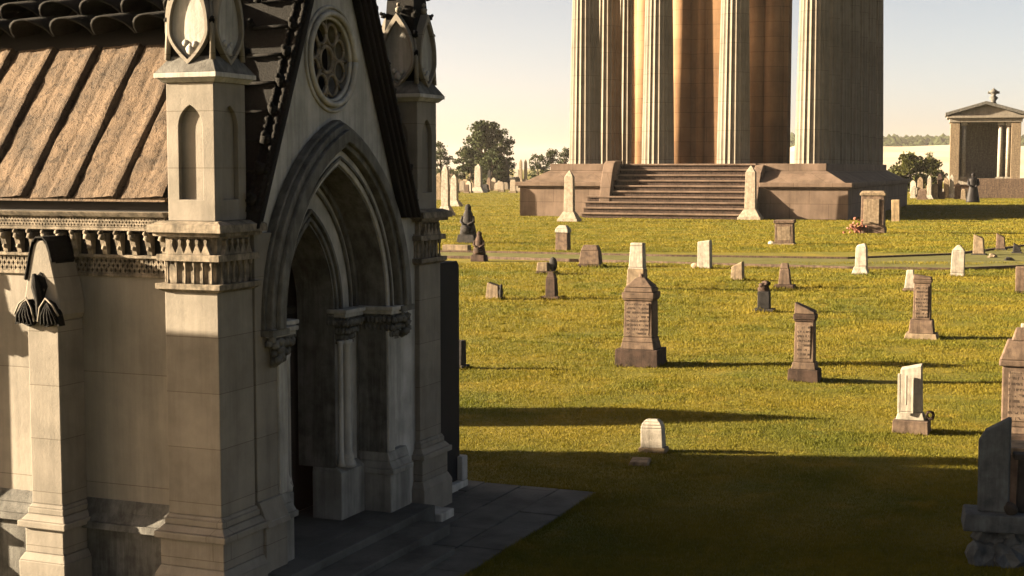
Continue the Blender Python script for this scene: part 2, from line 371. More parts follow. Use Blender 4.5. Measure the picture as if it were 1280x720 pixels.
for s in (-1, 1):
    x = lambda a, b_: sorted((CX + s * a, CX + s * b_))
    m = MB(); q = x(1.02, 1.50); m.box(q[0], q[1], -.06, .36, 0, .66)
    m.box(*x(1.0, 1.50), -.10, .34, .661, .72); m.fr(*x(1.01, 1.50), -.085, .34, .721, *x(1.03, 1.50), -.04, .34, .80); m.fr(*x(1.025, 1.50), -.045, .34, .801, *x(1.04, 1.50), -.01, .34, .90)
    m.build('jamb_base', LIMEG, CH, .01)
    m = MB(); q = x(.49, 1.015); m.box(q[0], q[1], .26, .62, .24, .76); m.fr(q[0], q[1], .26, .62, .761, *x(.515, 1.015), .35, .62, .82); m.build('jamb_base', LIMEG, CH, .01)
    c = MB(); c.lathe([(.095, .80), (.095, .84), (.07, .88), (.085, .91), (.06, .95), (.055, 1.0), (.053, 2.10), (.066, 2.13), (.066, 2.17)], CX + s * .66, .28, 14); c.build('colonnette', LIMED, CH)
    c = MB(); c.lathe([(.05, .82), (.035, .88), (.03, .95), (.03, 2.12), (.04, 2.17)], CX + s * .54, .29, 10); c.build('colonnette', LIMED, CH)
    for a0, a1, y0, y1 in ((1.0, 1.40, -.09, .33), (.50, .90, .20, .42)):
        m = MB(); m.box(*x(a0 - .02, a1 + .02), y0 - .02, y1, 2.46, 2.505); m.box(*x(a0, a1), y0, y1, 2.42, 2.459); k = m.build('impost', LIMED, CH, .008)
        m = MB(); m.fr(*x(a0 + .08, a1 - .10), y0 + .10, y1, 2.15, *x(a0 + .02, a1 - .02), y0 + .02, y1, 2.419); m.box(*x(a0 + .06, a1 - .08), y0 + .08, y1, 2.13, 2.16)
        random.seed(int(a0 * 100))
        for row, (zl, nn_, rr) in enumerate(((2.20, 6, .030), (2.27, 7, .034), (2.36, 8, .038))):
            for q_ in range(nn_):
                t = (q_ + .5) / nn_; of = .08 - row * .03
                m.blob((CX + s * (a0 + of + t * (a1 - a0 - 2 * of)), y0 + of - .01, zl), rr, q_, .5, 1, (.8, .8, 1.3)); m.blob((CX + s * (a0 + of - .01), y0 + of + t * (y1 - y0 - of), zl), rr, q_ + 4, .5, 1, (.8, .8, 1.3))
        m.build('leaf_capital', SOOTG_SHADE, CH)
# corbel where the hood mould ends
for s in (-1, 1):
    k = MB(); u = CX + s * 1.33
    k.cb(u, -.03, .30, .20, 2.44, 2.50); random.seed(3)
    for j in range(16): k.blob((u + random.uniform(-.11, .11) * (1 - j / 22), -.06 + random.uniform(-.05, .03), 2.41 - j * .016), .042, j, .4, 1)
    k.build('corbel', SOOTG_SHADE, CH)
# tympanum and doors
m = MB(); P = arch_pts(1.04, foot=.25); m.prism(P, .90, .96); m.build('tympanum', BLACK, CH)
for s in (-1, 1):
    d = MB(); q = sorted((CX + s * .012, CX + s * .49)); d.box(q[0], q[1], .82, .87, .25, 2.45)
    dr = d.build('door', BLACK, CH, .006)
    for z0, z1 in ((.45, .95), (1.07, 1.63), (1.75, 2.29)):
        pn = MB(); pn.cb((q[0] + q[1]) / 2, .81, .34, .03, z0, z1); pn.cb((q[0] + q[1]) / 2, .79, .24, .03, z0 + .07, z1 - .07); pn.build('door_panel', BLACK, dr, .008)
    hd = MB(); hd.tube([(CX + s * .07, .82, 1.25), (CX + s * .07, .77, 1.3), (CX + s * .07, .77, 1.42), (CX + s * .07, .82, 1.47)], .012); hd.build('door_handle', LEAD, dr)
m = MB(); m.box(CX - .49, CX + .49, .80, .88, 2.455, 2.53); m.build('transom', LEAD, CH, .006)
# rose window
rw = MB(); rw.M = Matrix.Translation((RX, 0, RZ)) @ Matrix.Rotation(PI / 2, 4, 'X')
def torus(mb, R0, r0, y, c=(0, 0), seg=40, s2=8):
    pts = [(c[0] + R0 * math.cos(2 * PI * i / seg), c[1] + R0 * math.sin(2 * PI * i / seg), -y) for i in range(seg + 1)]
    mb.tube(pts, r0, s2)
torus(rw, .455, .030, .035); torus(rw, .415, .022, .075); torus(rw, .52, .018, .05)
ro = rw.build('rose_surround', LIMED, CH)
tr = MB(); tr.M = rw.M; torus(tr, .13, .022, .12, seg=24)
for k in range(8):
    a = 2 * PI * (k + .5) / 8; torus(tr, .105, .019, .12, (.275 * math.cos(a), .275 * math.sin(a)), seg=20, s2=6)
    a2 = 2 * PI * k / 8
    tr.tube([(.15 * math.cos(a2), .15 * math.sin(a2), -.12), (.41 * math.cos(a2), .41 * math.sin(a2), -.12)], .014, 6)
tr.build('rose_tracery', LIMEC, ro)
gl = MB(); gl.prism([(RX + .42 * math.cos(2 * PI * i / 32), RZ + .42 * math.sin(2 * PI * i / 32)) for i in range(32)], .34, .37); gl.build('rose_glass', NEARBLK, ro)

# gable coping: two moulded rakes and crockets
def rake(mb, s, o0, o1, y0, y1, zlo=3.45):
    """band along the gable rake between perpendicular offsets o0 and o1"""
    d = Vector((1, 2.17)).normalized(); n_ = Vector((-d.y, d.x))
    def pt(off, z=None):
        P = Vector((CX, apx[1])) + n_ * off
        if z is None: t = (CX - P.x) / d.x         # up to the centre line
        else: t = (z - P.y) / d.y
        Q = P + d * t; return (Q.x, Q.y)
    q = [pt(o0, zlo), pt(o1, zlo), pt(o1), pt(o0)]
    if s > 0: q = [(2 * CX - x, z) for x, z in q]
    mb.prism(q, y0, y1, skip=())
for s in (-1, 1):
    m = MB(); rake(m, s, .115, .165, -.09, .62); rake(m, s, .166, .205, -.12, .64); rake(m, s, .0, .05, -.03, .055); rake(m, s, .055, .11, -.06, .055)
    cp = m.build('gable_coping', SOOT_SHADE, CH, .012)
    k = MB(); d = Vector((1, 2.17)).normalized(); nn = Vector((-d.y, d.x)); random.seed(9)
    P0 = Vector((CX, apx[1])) + nn * .215
    spine = []
    for i in range(60):
        Q = P0 - d * (.05 + i * .075)
        if Q.y < 3.6: break
        x = Q.x if s < 0 else 2 * CX - Q.x; spine.append((x, Q.y))
        for yy in (-.075, .03): k.blob((x, yy, Q.y), .034, i, .35, 1, (1, 1, 1.25))
        if i % 4 == 0:
            xo = x + s * .05; cr = MB()
            for yy in (-.03, .42): cr.blob((xo, yy, Q.y + .03), .05, i, .45, 1, (1, 1, 1.2)); cr.blob((xo + s * .03, yy, Q.y + .075), .03, i + 3, .4, 1)
            cr.tube([(xo, -.03, Q.y + .01), (xo, .42, Q.y + .01)], .018, 6); cr.build('crocket', SOOT_SHADE, cp)
    for yy in (-.075, .03): k.tube([(x, yy, z) for x, z in spine], .020, 6)
    k.tube([(spine[0][0], -.075, spine[0][1]), (spine[0][0], .03, spine[0][1])], .02, 6)
    k.build('carved_trim', SOOT_SHADE, cp)
m = MB(); ap2 = apx[1] + .8
m.lathe([(.10, ap2 - .3), (.09, ap2), (.16, ap2 + .06), (.07, ap2 + .14), (.05, ap2 + .5), (.14, ap2 + .6), (.03, ap2 + .75)], CX, .25, 12); m.build('gable_finial', SOOT_SHADE, CH)

# corner piers with capitals, shafts and crocketed pinnacles
def faces(mb, cx, cy, fn):
    M0 = mb.M.copy()
    for k in range(4):
        mb.M = M0 @ T(cx, cy, 0, k * PI / 2); fn(mb)
    mb.M = M0
def lancet_plate(mb, w, z0, z1, hw, zb, zs, y0, y1):
    """plate of half width w with a pointed niche of half width hw cut out, in two halves"""
    P = arch_pts(hw, 8, zs, 0, hw * .7)[:9]
    half = [(-w, z0), (-w, z1), (0, z1)] + P[::-1] + [(-hw, zb), (0, zb), (0, z0)]
    k = len(half)
    mb.prism(half, y0, y1, skip=(2, k - 2)); mb.prism([(-x, z) for x, z in half], y0, y1, skip=(2, k - 2))
def pier(u0, v0, full=True):
    S = .56; cx, cy = u0 + S / 2, v0 + S / 2
    m = MB(); m.cb(cx, cy, S, S, .885, 2.90); p = m.build('corner_pier', LIME, CH, .008)
    m = MB(); m.cb(cx, cy, S + .20, S + .20, 0, .34); m.cb(cx, cy, S + .20, S + .20, .34, .42, S + .12, S + .12); m.cb(cx, cy, S + .115, S + .115, .42, .67)
    m.cb(cx, cy, S + .20, S + .20, .671, .735); m.cb(cx, cy, S + .16, S + .16, .736, .79, S + .07, S + .07); m.cb(cx, cy, S + .06, S + .06, .791, .85); m.cb(cx, cy, S + .05, S + .05, .851, .884, S + .01, S + .01)
    m.build('pier_base', LIME, p, .01)
    m = MB(); m.cb(cx, cy, S + .03, S + .03, 2.901, 2.925, S + .10, S + .10); m.cb(cx, cy, S + .12, S + .12, 2.926, 2.975); m.cb(cx, cy, S - .04, S - .04, 2.976, 3.175)
    m.cb(cx, cy, S + .10, S + .10, 3.176, 3.235); m.cb(cx, cy, S - .02, S - .02, 3.236, 3.395)
    m.cb(cx, cy, S + .14, S + .14, 3.396, 3.43); m.cb(cx, cy, S + .22, S + .22, 3.431, 3.50, S + .20, S + .20); m.cb(cx, cy, S + .19, S + .19, 3.501, 3.53, S + .04, S + .04)
    def deco(mb):
        h = S / 2
        for i in range(6):
            x = -h + .05 + i * (S - .10) / 5
            mb.lathe([(.017, 2.976), (.017, 3.0), (.011, 3.015), (.011, 3.12), (.02, 3.14), (.022, 3.174)], x, -h - .012, 6)
        for i in range(5):
            x = -h + .055 + (i + .5) * (S - .11) / 5
            mb.prism([(x - .05, 3.236), (x + .05, 3.236), (x + .012, 3.32), (x + .02, 3.36), (x, 3.375), (x - .02, 3.36), (x - .012, 3.32)], -h - .035, -h + .011)
    faces(m, cx, cy, deco)
    for i in range(4):
        a = (i + .5) * PI / 2
    m.build('pier_capital', LIMEC, p, .004)
    s2 = .50
    m = MB(); m.cb(cx, cy, s2 - .10, s2 - .10, 3.531, 4.75)
    faces(m, cx, cy, lambda mb: (lancet_plate(mb, s2 / 2 - .003, 3.532, 4.75, .125, 3.72, 4.36, -s2 / 2, -s2 / 2 + .048)))
    sh = m.build('pinnacle_shaft', LIME, p, .005)
    m = MB(); m.cb(cx, cy, s2 + .04, s2 + .04, 4.751, 4.79, s2 + .12, s2 + .12); m.cb(cx, cy, s2 + .15, s2 + .15, 4.791, 4.835); m.build('pinnacle_cornice', LIMED, p, .005)
    m = MB(); m.cb(cx, cy, s2 + .14, s2 + .14, 4.836, 5.02, s2 - .12, s2 - .12); m.build('pinnacle_foot', SOOTG_SHADE, p, .005)
    m = MB()
    m.cb(cx, cy, .44, .44, 4.93, 5.35, .40, .40); m.cb(cx, cy, .40, .40, 5.351, 8.3, .03, .03)
    m.lathe([(.02, 8.25), (.07, 8.35), (.09, 8.42), (.03, 8.5), (.02, 8.7)], cx, cy, 8)
    for q in range(4):
        ax, ay = ((-1, -1), (1, -1), (1, 1), (-1, 1))[q]
        for i in range(13):
            z = 5.28 + i * .22; hw = .20 if z < 5.35 else .19 * (8.3 - z) / 2.95 + .01
            m.blob((cx + ax * (hw + .015), cy + ay * (hw + .015), z), .036, i + q, .4, 1); m.blob((cx + ax * (hw + .04), cy + ay * (hw + .04), z + .025), .022, i, .3, 1)
    m.build('spire', SOOT_SHADE, p)
    # pointed gablets with vesica panels on the four faces
    fr_ = MB(); pl = MB()
    def ves(hw, up, dn, zc=5.20):
        n_ = 8; A = [(-hw * math.cos(PI / 2 * (i / n_) ** 1.25), zc + up * (i / n_) ** .95) for i in range(n_ + 1)]
        B = [(-hw * math.cos(PI / 2 * i / n_), zc - dn * math.sin(PI / 2 * i / n_)) for i in range(n_ + 1)]
        B = [(-hw * (1 - (i / n_) ** 1.7), zc - dn * i / n_) for i in range(n_ + 1)]
        Lf = B[::-1] + A[1:]; return Lf + [(-x, z) for x, z in Lf[::-1]][1:]
    def g(mb):
        y = -.275
        mb.strip(ves(.185, .46, .25), ves(.212, .54, .29), y, y + .10)
    def g2(mb):
        P = ves(.183, .455, .245); mb.prism(P[:-1], -.232, -.17)
        mb.blob((0, -.24, 5.03), .05, 3, .4, 1, (1, .5, 1.2)); mb.blob((-.05, -.24, 5.09), .035, 5, .4, 1, (1, .5, 1)); mb.blob((.05, -.24, 5.08), .035, 6, .4, 1, (1, .5, 1))
    faces(fr_, cx, cy, g); faces(pl, cx, cy, g2)
    def fin(mb):
        mb.blob((0, -.22, 5.78), .04, 2, .3, 1); mb.blob((.0, -.215, 5.84), .025, 2, .3, 1)
        mb.tube([(-.235, -.235, 4.95), (-.225, -.225, 5.25), (-.18, -.18, 5.55)], [.028, .024, .01], 6)
    faces(fr_, cx, cy, fin)
    fr_.build('gablet', LIME, p); pl.build('gablet_panel', LIMED, p)
    return p
pier(0, 0)
pier(WID - .58, 0)
pier(0, LEN - .56); pier(WID - .56, LEN - .56)
# the narrow return pilasters of the front
for a, b2 in ((.60, .98),):
    for uu in (a,):
        m = MB(); m.box(uu, uu + .37, .0, .057, .90, 3.40); m.box(uu + .0, uu + .37, -.09, .057, 0, .66); m.fr(uu, uu + .40, -.12, .057, .661, uu, uu + .37, -.02, .057, .895)
        m.build('front_pilaster', LIME if uu < 1 else LIMED, CH, .006)

# side walls: plinth, buttresses, ornamental cornice (left side and right side)
def side_parts(side):
    """x runs outward from the wall plane; mirror for the right side"""
    M = T(WU0, 0) if side < 0 else T(WU1, 0) @ Matrix.Scale(-1, 4, (1, 0, 0))
    e0, e1 = .58, LEN - .58
    m = MB(); m.M = M
    m.box(-.07, .0, e0, e1, 0, .64); m.fr(-.15, 0, e0, e1, .641, -.13, 0, e0, e1, .70); m.fr(-.10, 0, e0, e1, .701, -.04, 0, e0, e1, .79); m.fr(-.05, 0, e0, e1, .791, -.005, 0, e0, e1, .90)
    m.build('plinth', SOOTG_SHADE if side < 0 else LIMED, CH, .01)
    c = MB(); c.M = M
    c.box(-.03, 0, e0, e1, 3.0, 3.03); c.box(-.055, 0, e0, e1, 3.175, 3.205); c.box(-.12, 0, e0, e1, 3.43, 3.46); c.fr(-.15, 0, e0, e1, 3.555, -.19, 0, e0, e1, 3.60)
    c.build('cornice', LIMEC, CH, .005)
    l = MB(); l.M = M
    def lat(z0, z1, x, step, t=.012):
        y = e0 + .02
        while y < e1 - step:
            for sgn in (0, 1):
                ya, yb = (y, y + step) if sgn == 0 else (y + step, y)
                l.add([(x, ya - t, z0), (x, ya + t, z0), (x, yb + t, z1), (x, yb - t, z1), (x + .03, ya - t, z0), (x + .03, ya + t, z0), (x + .03, yb + t, z1), (x + .03, yb - t, z1)],
                      [(0, 3, 2, 1), (0, 4, 7, 3), (1, 2, 6, 5)] if sgn == 0 else [(0, 3, 2, 1), (0, 4, 7, 3), (1, 2, 6, 5)])
            y += step * .62
    lat(3.031, 3.174, -.028, .085); lat(3.461, 3.554, -.125, .06, .009)
    l.build('lattice_band', LIMEC, CH)
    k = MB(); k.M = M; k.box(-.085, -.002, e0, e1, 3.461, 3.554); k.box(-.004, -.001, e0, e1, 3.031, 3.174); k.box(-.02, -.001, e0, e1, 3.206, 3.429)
    k.build('band_shade', BLACK, CH)  # black backing paints the shade between lattice bars and brackets
    br = MB(); br.M = M; y = e0 + .07; i = 0
    while y < e1 - .08:
        br.fr(-.06, -.021, y - .026, y + .026, 3.206, -.115, -.021, y - .03, y + .03, 3.40)
        br.blob((-.10, y, 3.37), .038, i % 9, .45, 1); br.blob((-.112, y + .012, 3.41), .026, i % 7, .4, 1); br.blob((-.075, y, 3.27), .026, i % 5, .4, 1)
        br.strip([(0, 0)] * 2, [(0, 0)] * 2, 0, 0) if False else None
        y += .165; i += 1
    br.build('bracket_row', LIMEC, CH)
    gt = MB(); gt.M = M; gt.box(-.03, .3, e0, e1, 3.601, 3.70); gt.build('eave_shade', BLACK, CH)  # black strip paints the shadow recess under the eave
    y = 1.63
    while y < e1 - .5:
        w = .35; b = MB(); b.M = M; x0 = -.35
        b.box(x0, 0, y, y + w, .885, 2.60); bt = b.build('buttress', LIME, CH, .008)
        b = MB(); b.M = M
        b.box(x0 - .10, -.002, y - .09, y + w + .09, 0, .36); b.fr(x0 - .10, -.002, y - .09, y + w + .09, .361, x0 - .06, -.002, y - .05, y + w + .05, .43); b.box(x0 - .055, -.002, y - .045, y + w + .045, .431, .67)
        b.box(x0 - .10, -.002, y - .10, y + w + .10, .671, .735); b.fr(x0 - .08, -.002, y - .08, y + w + .08, .736, x0 - .035, -.002, y - .035, y + w + .035, .79)
        b.box(x0 - .03, -.002, y - .03, y + w + .03, .791, .85); b.fr(x0 - .025, -.002, y - .025, y + w + .025, .851, x0 - .004, -.002, y - .004, y + w + .004, .884)
        b.build('buttress_base', LIME, bt, .01)
        # gabled cap, seen from outside: extrude a bell outline along x
        M2 = M @ T(0, y + w / 2, 0, -PI / 2)   # local x -> -y..., local y -> x
        half = [(.175, 2.601), (.205, 2.66), (.20, 2.78), (.165, 2.95), (.125, 3.12), (.10, 3.23), (.075, 3.30), (.035, 3.34)]
        P = [(-a, z) for a, z in half] + [(a, z) for a, z in half[::-1]]
        b = MB(); b.M = M2; b.prism(P, -.36, -.002); b.build('buttress_cap', LIMEC if False else LIME, bt, .012)
        b = MB(); b.M = M2
        P2 = [(-a * 1.13, z + .035) for a, z in half[3:]] + [(a * 1.13, z + .035) for a, z in half[::-1][:4]]
        q = MB(); 
        b.strip(P2, [(a * .86, z - .03) for a, z in P2], -.30, -.05)
        def leaf(cx, cz, h, w_, lean, y0=-.40):
            n_ = 8; A = []; B = []
            for i in range(n_ + 1):
                t = i / n_; c_ = cx + lean * (t - .5); ww = w_ * math.sin(PI * min(.999, max(.001, t ** .8)))
                A.append((c_ - ww, cz + h * t)); B.append((c_ + ww, cz + h * t))
            b.strip(A, B, y0, -.35)
        b.prism([(-.075, 2.74), (-.085, 2.90), (-.04, 3.01), (.0, 3.05), (.045, 3.0), (.075, 2.92), (.03, 2.80), (.0, 2.68)], -.372, -.34)  # dark plate paints the shade of a hollow in the cap
        for sg in (-1, 1):
            b.prism([(sg * .255, 2.565), (sg * .225, 2.68), (sg * .16, 2.77), (sg * .10, 2.80), (sg * .045, 2.72), (sg * .03, 2.60), (sg * .10, 2.55), (sg * .18, 2.58)], -.43, -.345)
            for q_ in range(5): b.tube([(sg * (.05 + .045 * q_), -.435, 2.57 + .005 * q_), (sg * (.07 + .035 * q_), -.45, 2.66), (sg * .12, -.435, 2.78)], [.010, .014, .006], 6)
        b.tube([(-.06, -.38, 3.03), (-.02, -.41, 2.92), (.03, -.42, 2.78), (.01, -.42, 2.62)], [.02, .045, .04, .02], 8)
        b.strip(P2, [(a * .93, z - .015) for a, z in P2], -.375, -.30)
        rm = MB(); rm.M = M2
        for sg in (-1, 1): rm.tube([(sg * .02, -.44, 2.60), (sg * .05, -.445, 2.73), (sg * .11, -.44, 2.815), (sg * .19, -.44, 2.76), (sg * .25, -.435, 2.66)], .009, 6)
        rm.build('leaf_rim', LIME, bt)
        b.build('leaf_carving', SOOT_SHADE, bt, .006)
        y += 1.93
side_parts(-1); side_parts(1)

# roof: ribbed slabs of pitted stone below, black barrel tiles above
def roof(side):
    M = Matrix.Identity(4) if side < 0 else Matrix.Translation((WID, 0, 0)) @ Matrix.Scale(-1, 4, (1, 0, 0))
    t = math.tan(R(52)); e0, e1 = .60, LEN - .6
    u0, z0 = .10, 3.70; uS = 1.26; ul = WID / 2 - .02
    per = .53; n = int((e1 - e0) / per * 30); K = 34
    vs = []; fs = []
    d = Vector((1, 0, t)).normalized(); nn = Vector((-d.z, 0, d.x))
    Ls = (uS - u0) / d.x
    for k in range(K + 1):
        for i in range(n + 1):
            y = e0 + (e1 - e0) * i / n; ph = ((y - e0) / per) % 1.0
            hgt = .026 * (1 - ph) - .045 * math.exp(-((ph - .965) / .026) ** 2) - .008 * math.exp(-((ph - .5) / .05) ** 2) + .012 * math.exp(-((ph - .10) / .09) ** 2)
            s = Ls * k / K; idx = int((y - e0) / per); hgt += .006 * (1 - ((s / .78 + idx * .37) % 1.0))
            hgt += .016 * noise.noise(Vector((s * 1.8, y * 2.0, idx))) + .006 * noise.noise(Vector((s * 9, y * 11, 2)))
            wob = .012 * noise.noise(Vector((s * 1.5, idx * 3.3, 0)))
            P = Vector((u0, 0, z0)) + d * s + nn * (hgt + .03)
            vs.append((P.x, y + wob, P.z))
    for k in range(K):
        for i in range(n): a = k * (n + 1) + i; fs.append((a, a + n + 1, a + n + 2, a + 1))
    m = MB(); m.M = M; m.add(vs, fs, True)
    m.fr(u0 - .03, uS, e0, e1, z0 - .005, u0 - .01, uS, e0, e1, z0 + .035)
    r = m.build('roof', ROOFM, CH)
    # solid under the tiles
    m = MB(); m.M = M; zt = z0 + (ul - u0) * t
    m.prism([(uS, z0 + (uS - u0) * t + .02), (ul, zt + .02), (ul, zt - .3), (uS, z0 + (uS - u0) * t - .28)], e0, e1)
    m.prism([(u0, z0 - .0), (u0 + .2, z0 + .22), (uS - .002, z0 + (uS - u0) * t - .02), (uS - .002, z0 + (uS - u0) * t - .25), (u0 + .25, z0)], e0, e1)
    m.build('roof_deck', LEAD, r)
    m = MB(); m.M = M
    rows = 7; per2 = .50; Lr = (ul - uS) / d.x / rows; ny = int((e1 - e0) / per2)
    for rw_ in range(rows):
        for i in range(ny):
            yc = e0 + per2 * (i + .5 + .5 * (rw_ % 2))
            if yc > e1 - .15: continue
            s0 = rw_ * Lr - .02; s1 = s0 + Lr + .10
            A = []; B = []; sg = 10; vs = []
            for (s, r0, lift) in ((s0, .255, .20), (s1, .225, -.08)):
                for j, rr in enumerate((r0, r0 - .028)):
                    for q in range(sg + 1):
                        a = PI * q / sg
                        P = Vector((uS, 0, z0 + (uS - u0) * t)) + d * s + nn * (.03 + lift + rr * 1.05 * math.sin(a))
                        vs.append((P.x, yc - rr * math.cos(a), P.z))
            n1 = sg + 1; f = []
            for q in range(sg):
                f += [(q, 2 * n1 + q, 2 * n1 + q + 1, q + 1), (n1 + q, n1 + q + 1, 3 * n1 + q + 1, 3 * n1 + q), (q, q + 1, n1 + q + 1, n1 + q)]
            m.add(vs, f, True)
    m.build('barrel_tiles', TILE, r)
roof(-1); roof(1)
m = MB(); m.tube([(WID / 2, .62, 6.72), (WID / 2, LEN - .6, 6.72)], .12, 10)
i = .8
while i < LEN - .8: m.blob((WID / 2, i, 6.88), .09, int(i * 7), .4, 1); i += .35
m.build('ridge_crest', SOOT_SHADE, CH)
m = MB(); m.prism([(.3, 3.58), (WID - .3, 3.58), (CX + .14, 6.9)], LEN - .2, LEN - .02); m.box(.56, WID - .56, LEN - .2, LEN - .03, 0, 3.58); m.build('back_wall', LIMEW, CH)
# steps
m = MB(); m.box(.60, 3.72, -.34, -.032, -.02, .24); m.box(CX - 1.24, CX + 1.24, -.031, .92, 0, .241); m.build('step', PAVM, CH, .012)
m = MB(); m.box(3.76, 4.10, -.40, -.13, -.02, .13); m.build('step', LIMED, CH, .015)
m = MB(); m.box(.45, 3.30, -.72, -.342, -.02, .16); m.build('step', PAVM, CH, .012)
m = MB(); m.box(.35, 2.60, -1.10, -.722, -.02, .09); m.build('step', PAVM, CH, .012)

# slab in place of the shaded buttress, its shade put into the colour
t_ = thing('shaded_buttress_slab', 'tall near black slab standing in for the shaded buttress right of the gothic mausoleum doorway front', 'slab', cw(5.18, .28), CR)
m = MB(); m.prism([(-.40, .12), (-.40, 2.86), (.33, 2.86), (.39, 2.80), (.39, .12)], -.08, .08); m.build('slab', NEARBLK, t_, .01)
m = MB(); m.cb(0, 0, .95, .32, -.02, .12); m.cb(.40, -.02, .16, .26, .12, .42); m.build('footing', LIMED, t_, .015)
t_ = thing('pier_shade_post', 'added unseen pillar left of the gothic mausoleum, shading its corner pier', 'monument', (-8.0, 13.2, 0), 0)  # added out of view to shade the lower corner pier
m = MB(); m.cb(0, 0, .95, .80, -.05, .5); m.cb(0, 0, .85, .72, .501, .6, .7, .62); m.build('base', LIMED, t_, .02)
m = MB(); m.cb(0, 0, .68, .58, .601, 3.55); m.build('shaft', LIME, t_, .02)
m = MB(); m.cb(0, 0, .8, .66, 3.551, 3.7); m.cb(0, 0, .76, .62, 3.701, 4.0, .1, .1); m.build('cap', LIMED, t_, .02)
# unseen tomb shape added behind the mausoleum to cast the lawn shadow
t_ = thing('shadow_tomb', 'added tomb block hidden behind the gothic mausoleum, casting the lawn shadow', 'tomb', (-9.5, 24.1, 0), 0)
m = MB(); m.box(-1.3, 1.3, -.75, .75, 0, 2.6); m.build('body', LIMED, t_, .02)
m = MB(); m.M = Matrix.Rotation(PI / 2, 4, 'Z'); m.prism([(-.9, 2.601), (.9, 2.601), (0, 3.6)], -1.4, 1.4); m.build('roof', ROOFM, t_, .02)

# ------------------------------------------------------------------ gravestones
def P(px, py): return at(px, py)
def S_(py): return at(640, py).y / F          # metres per pixel at a ground row
GY = R(-20); FEET = []
def grave(name, label, px, py, layers, mats, group=None, yaw=GY, cat='gravestone', dr=.8):
    """layers: (part, vis_w0, vis_w1, z0, z1, top, ratio) in photo pixels at the stone's distance"""
    k = S_(py); g_ = P(px, py); c, s = math.cos(abs(yaw)), math.sin(abs(yaw))
    W0 = layers[0][1] / (c + dr * s) * k
    # py is the front bottom edge, so the middle lies a little behind
    loc = g_ + Vector((0, W0 * dr * .5, 0)); t_ = thing(name, label, cat, (loc.x, loc.y, gz(loc.x, loc.y) - .035), yaw, group); FEET.append((loc.x, loc.y, W0 / 2, W0 * dr / 2, yaw))
    if cat == 'gravestone': t_.rotation_euler = (R(random.uniform(-1.6, 1.6)), R(random.uniform(-1.8, 1.8)), yaw + R(random.uniform(-3, 3)))
    parts = {}
    for i, L_ in enumerate(layers):
        part, a, b2, z0, z1 = L_[:5]; top = L_[5] if len(L_) > 5 and L_[5] else (0, 0, 0, 0); off = L_[6] if len(L_) > 6 else 0; d_ = L_[7] if len(L_) > 7 else dr
        wa = a / (c + dr * s) * k; wb = b2 / (c + dr * s) * k
        m = parts.setdefault(part, MB())
        m.cb(off * k, 0, wa, wa * d_ + .0, z0 * k + (.0015 * i), z1 * k, wb, wb * d_, tuple(q * k for q in top))
    for j, (pn, m) in enumerate(parts.items()):
        m.build(pn, mats[j] if isinstance(mats, (list, tuple)) else mats, t_, min(.03, k * .9))
    return t_, k
BRG = [BROWND, BROWN]
# 1 the big central monument
t_, k = grave('monument', 'tall brown granite monument with pyramid cap and inscribed die, largest in the middle lawn', 803, 458,
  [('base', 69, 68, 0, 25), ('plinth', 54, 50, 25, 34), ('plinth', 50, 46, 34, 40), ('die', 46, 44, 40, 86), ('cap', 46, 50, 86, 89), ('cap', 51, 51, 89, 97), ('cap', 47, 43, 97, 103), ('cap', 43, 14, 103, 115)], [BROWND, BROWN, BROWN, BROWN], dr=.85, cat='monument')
m = MB(); m.blob((0, 0, 117 * k), 3.2 * k, 4, .3, 2); m.build('knob', BROWN, t_)
w = 44 / 1.23 * k; d = w * .85 / 2 + .001
m = MB(); m.cb(0, -d - .004, w * .82, .02, 42 * k, 60 * k); m.cb(0, -d - .004, w * .82, .02, 60.5 * k, 84 * k); m.build('panel', INSC, t_, .006)

# 2 pillar with jagged broken top
t_, k = grave('broken_pillar', 'brown pillar monument with a jagged slanting broken top, right of the central monument', 1009, 478,
  [('base', 48, 46, 0, 18), ('plinth', 38, 34, 18, 27), ('die', 31, 29, 27, 78), ('cap', 30, 33, 78, 81), ('cap', 34, 34, 81, 88), ('broken_top', 31, 30, 88, 90, (13, 1, 2, 12))], [BROWND, BROWN, BROWN, BROWND, BROWN], cat='monument', dr=.85)
m = MB(); w = 29 / 1.23 * k; d = w * .425; m.cb(0, -d - .006, w * .7, .02, 32 * k, 74 * k); m.build('panel', INSC, t_, .006)

# 3 white broken tablet
t_, k = grave('broken_tablet', 'cracked white marble tablet with angled top on a brown block, small wreath at its foot', 1144, 543,
  [('base', 54, 52, 0, 20), ('tablet', 43, 36, 20, 30, None, -1, .5), ('tablet', 34, 31, 30, 84, (0, 6, 8, 2), -1, .5)], [BROWN, WHITE], dr=.75)
m = MB(); m.box(-.19, -.15, -.19, -.15, 30 * k, 80 * k); m.box(.02, .05, -.20, -.16, 30 * k, 74 * k); m.box(-.08, -.05, -.195, -.16, 40 * k, 78 * k); m.build('rib', WHITE, t_, .008)
m = MB(); m.M = T(23 * k, -.04, 27 * k) @ Matrix.Rotation(PI / 2, 4, 'X'); torus(m, 4.4 * k, 1.7 * k, 0, seg=12, s2=6)
m.M = T(23 * k, -.04, 27 * k)
for i in range(14): m.blob((4.4 * k * math.cos(i * .45), -.02, 4.4 * k * math.sin(i * .45)), 2.1 * k, i, .6, 1, (1, .8, 1), False)
m.build('wreath', BROWND, t_)
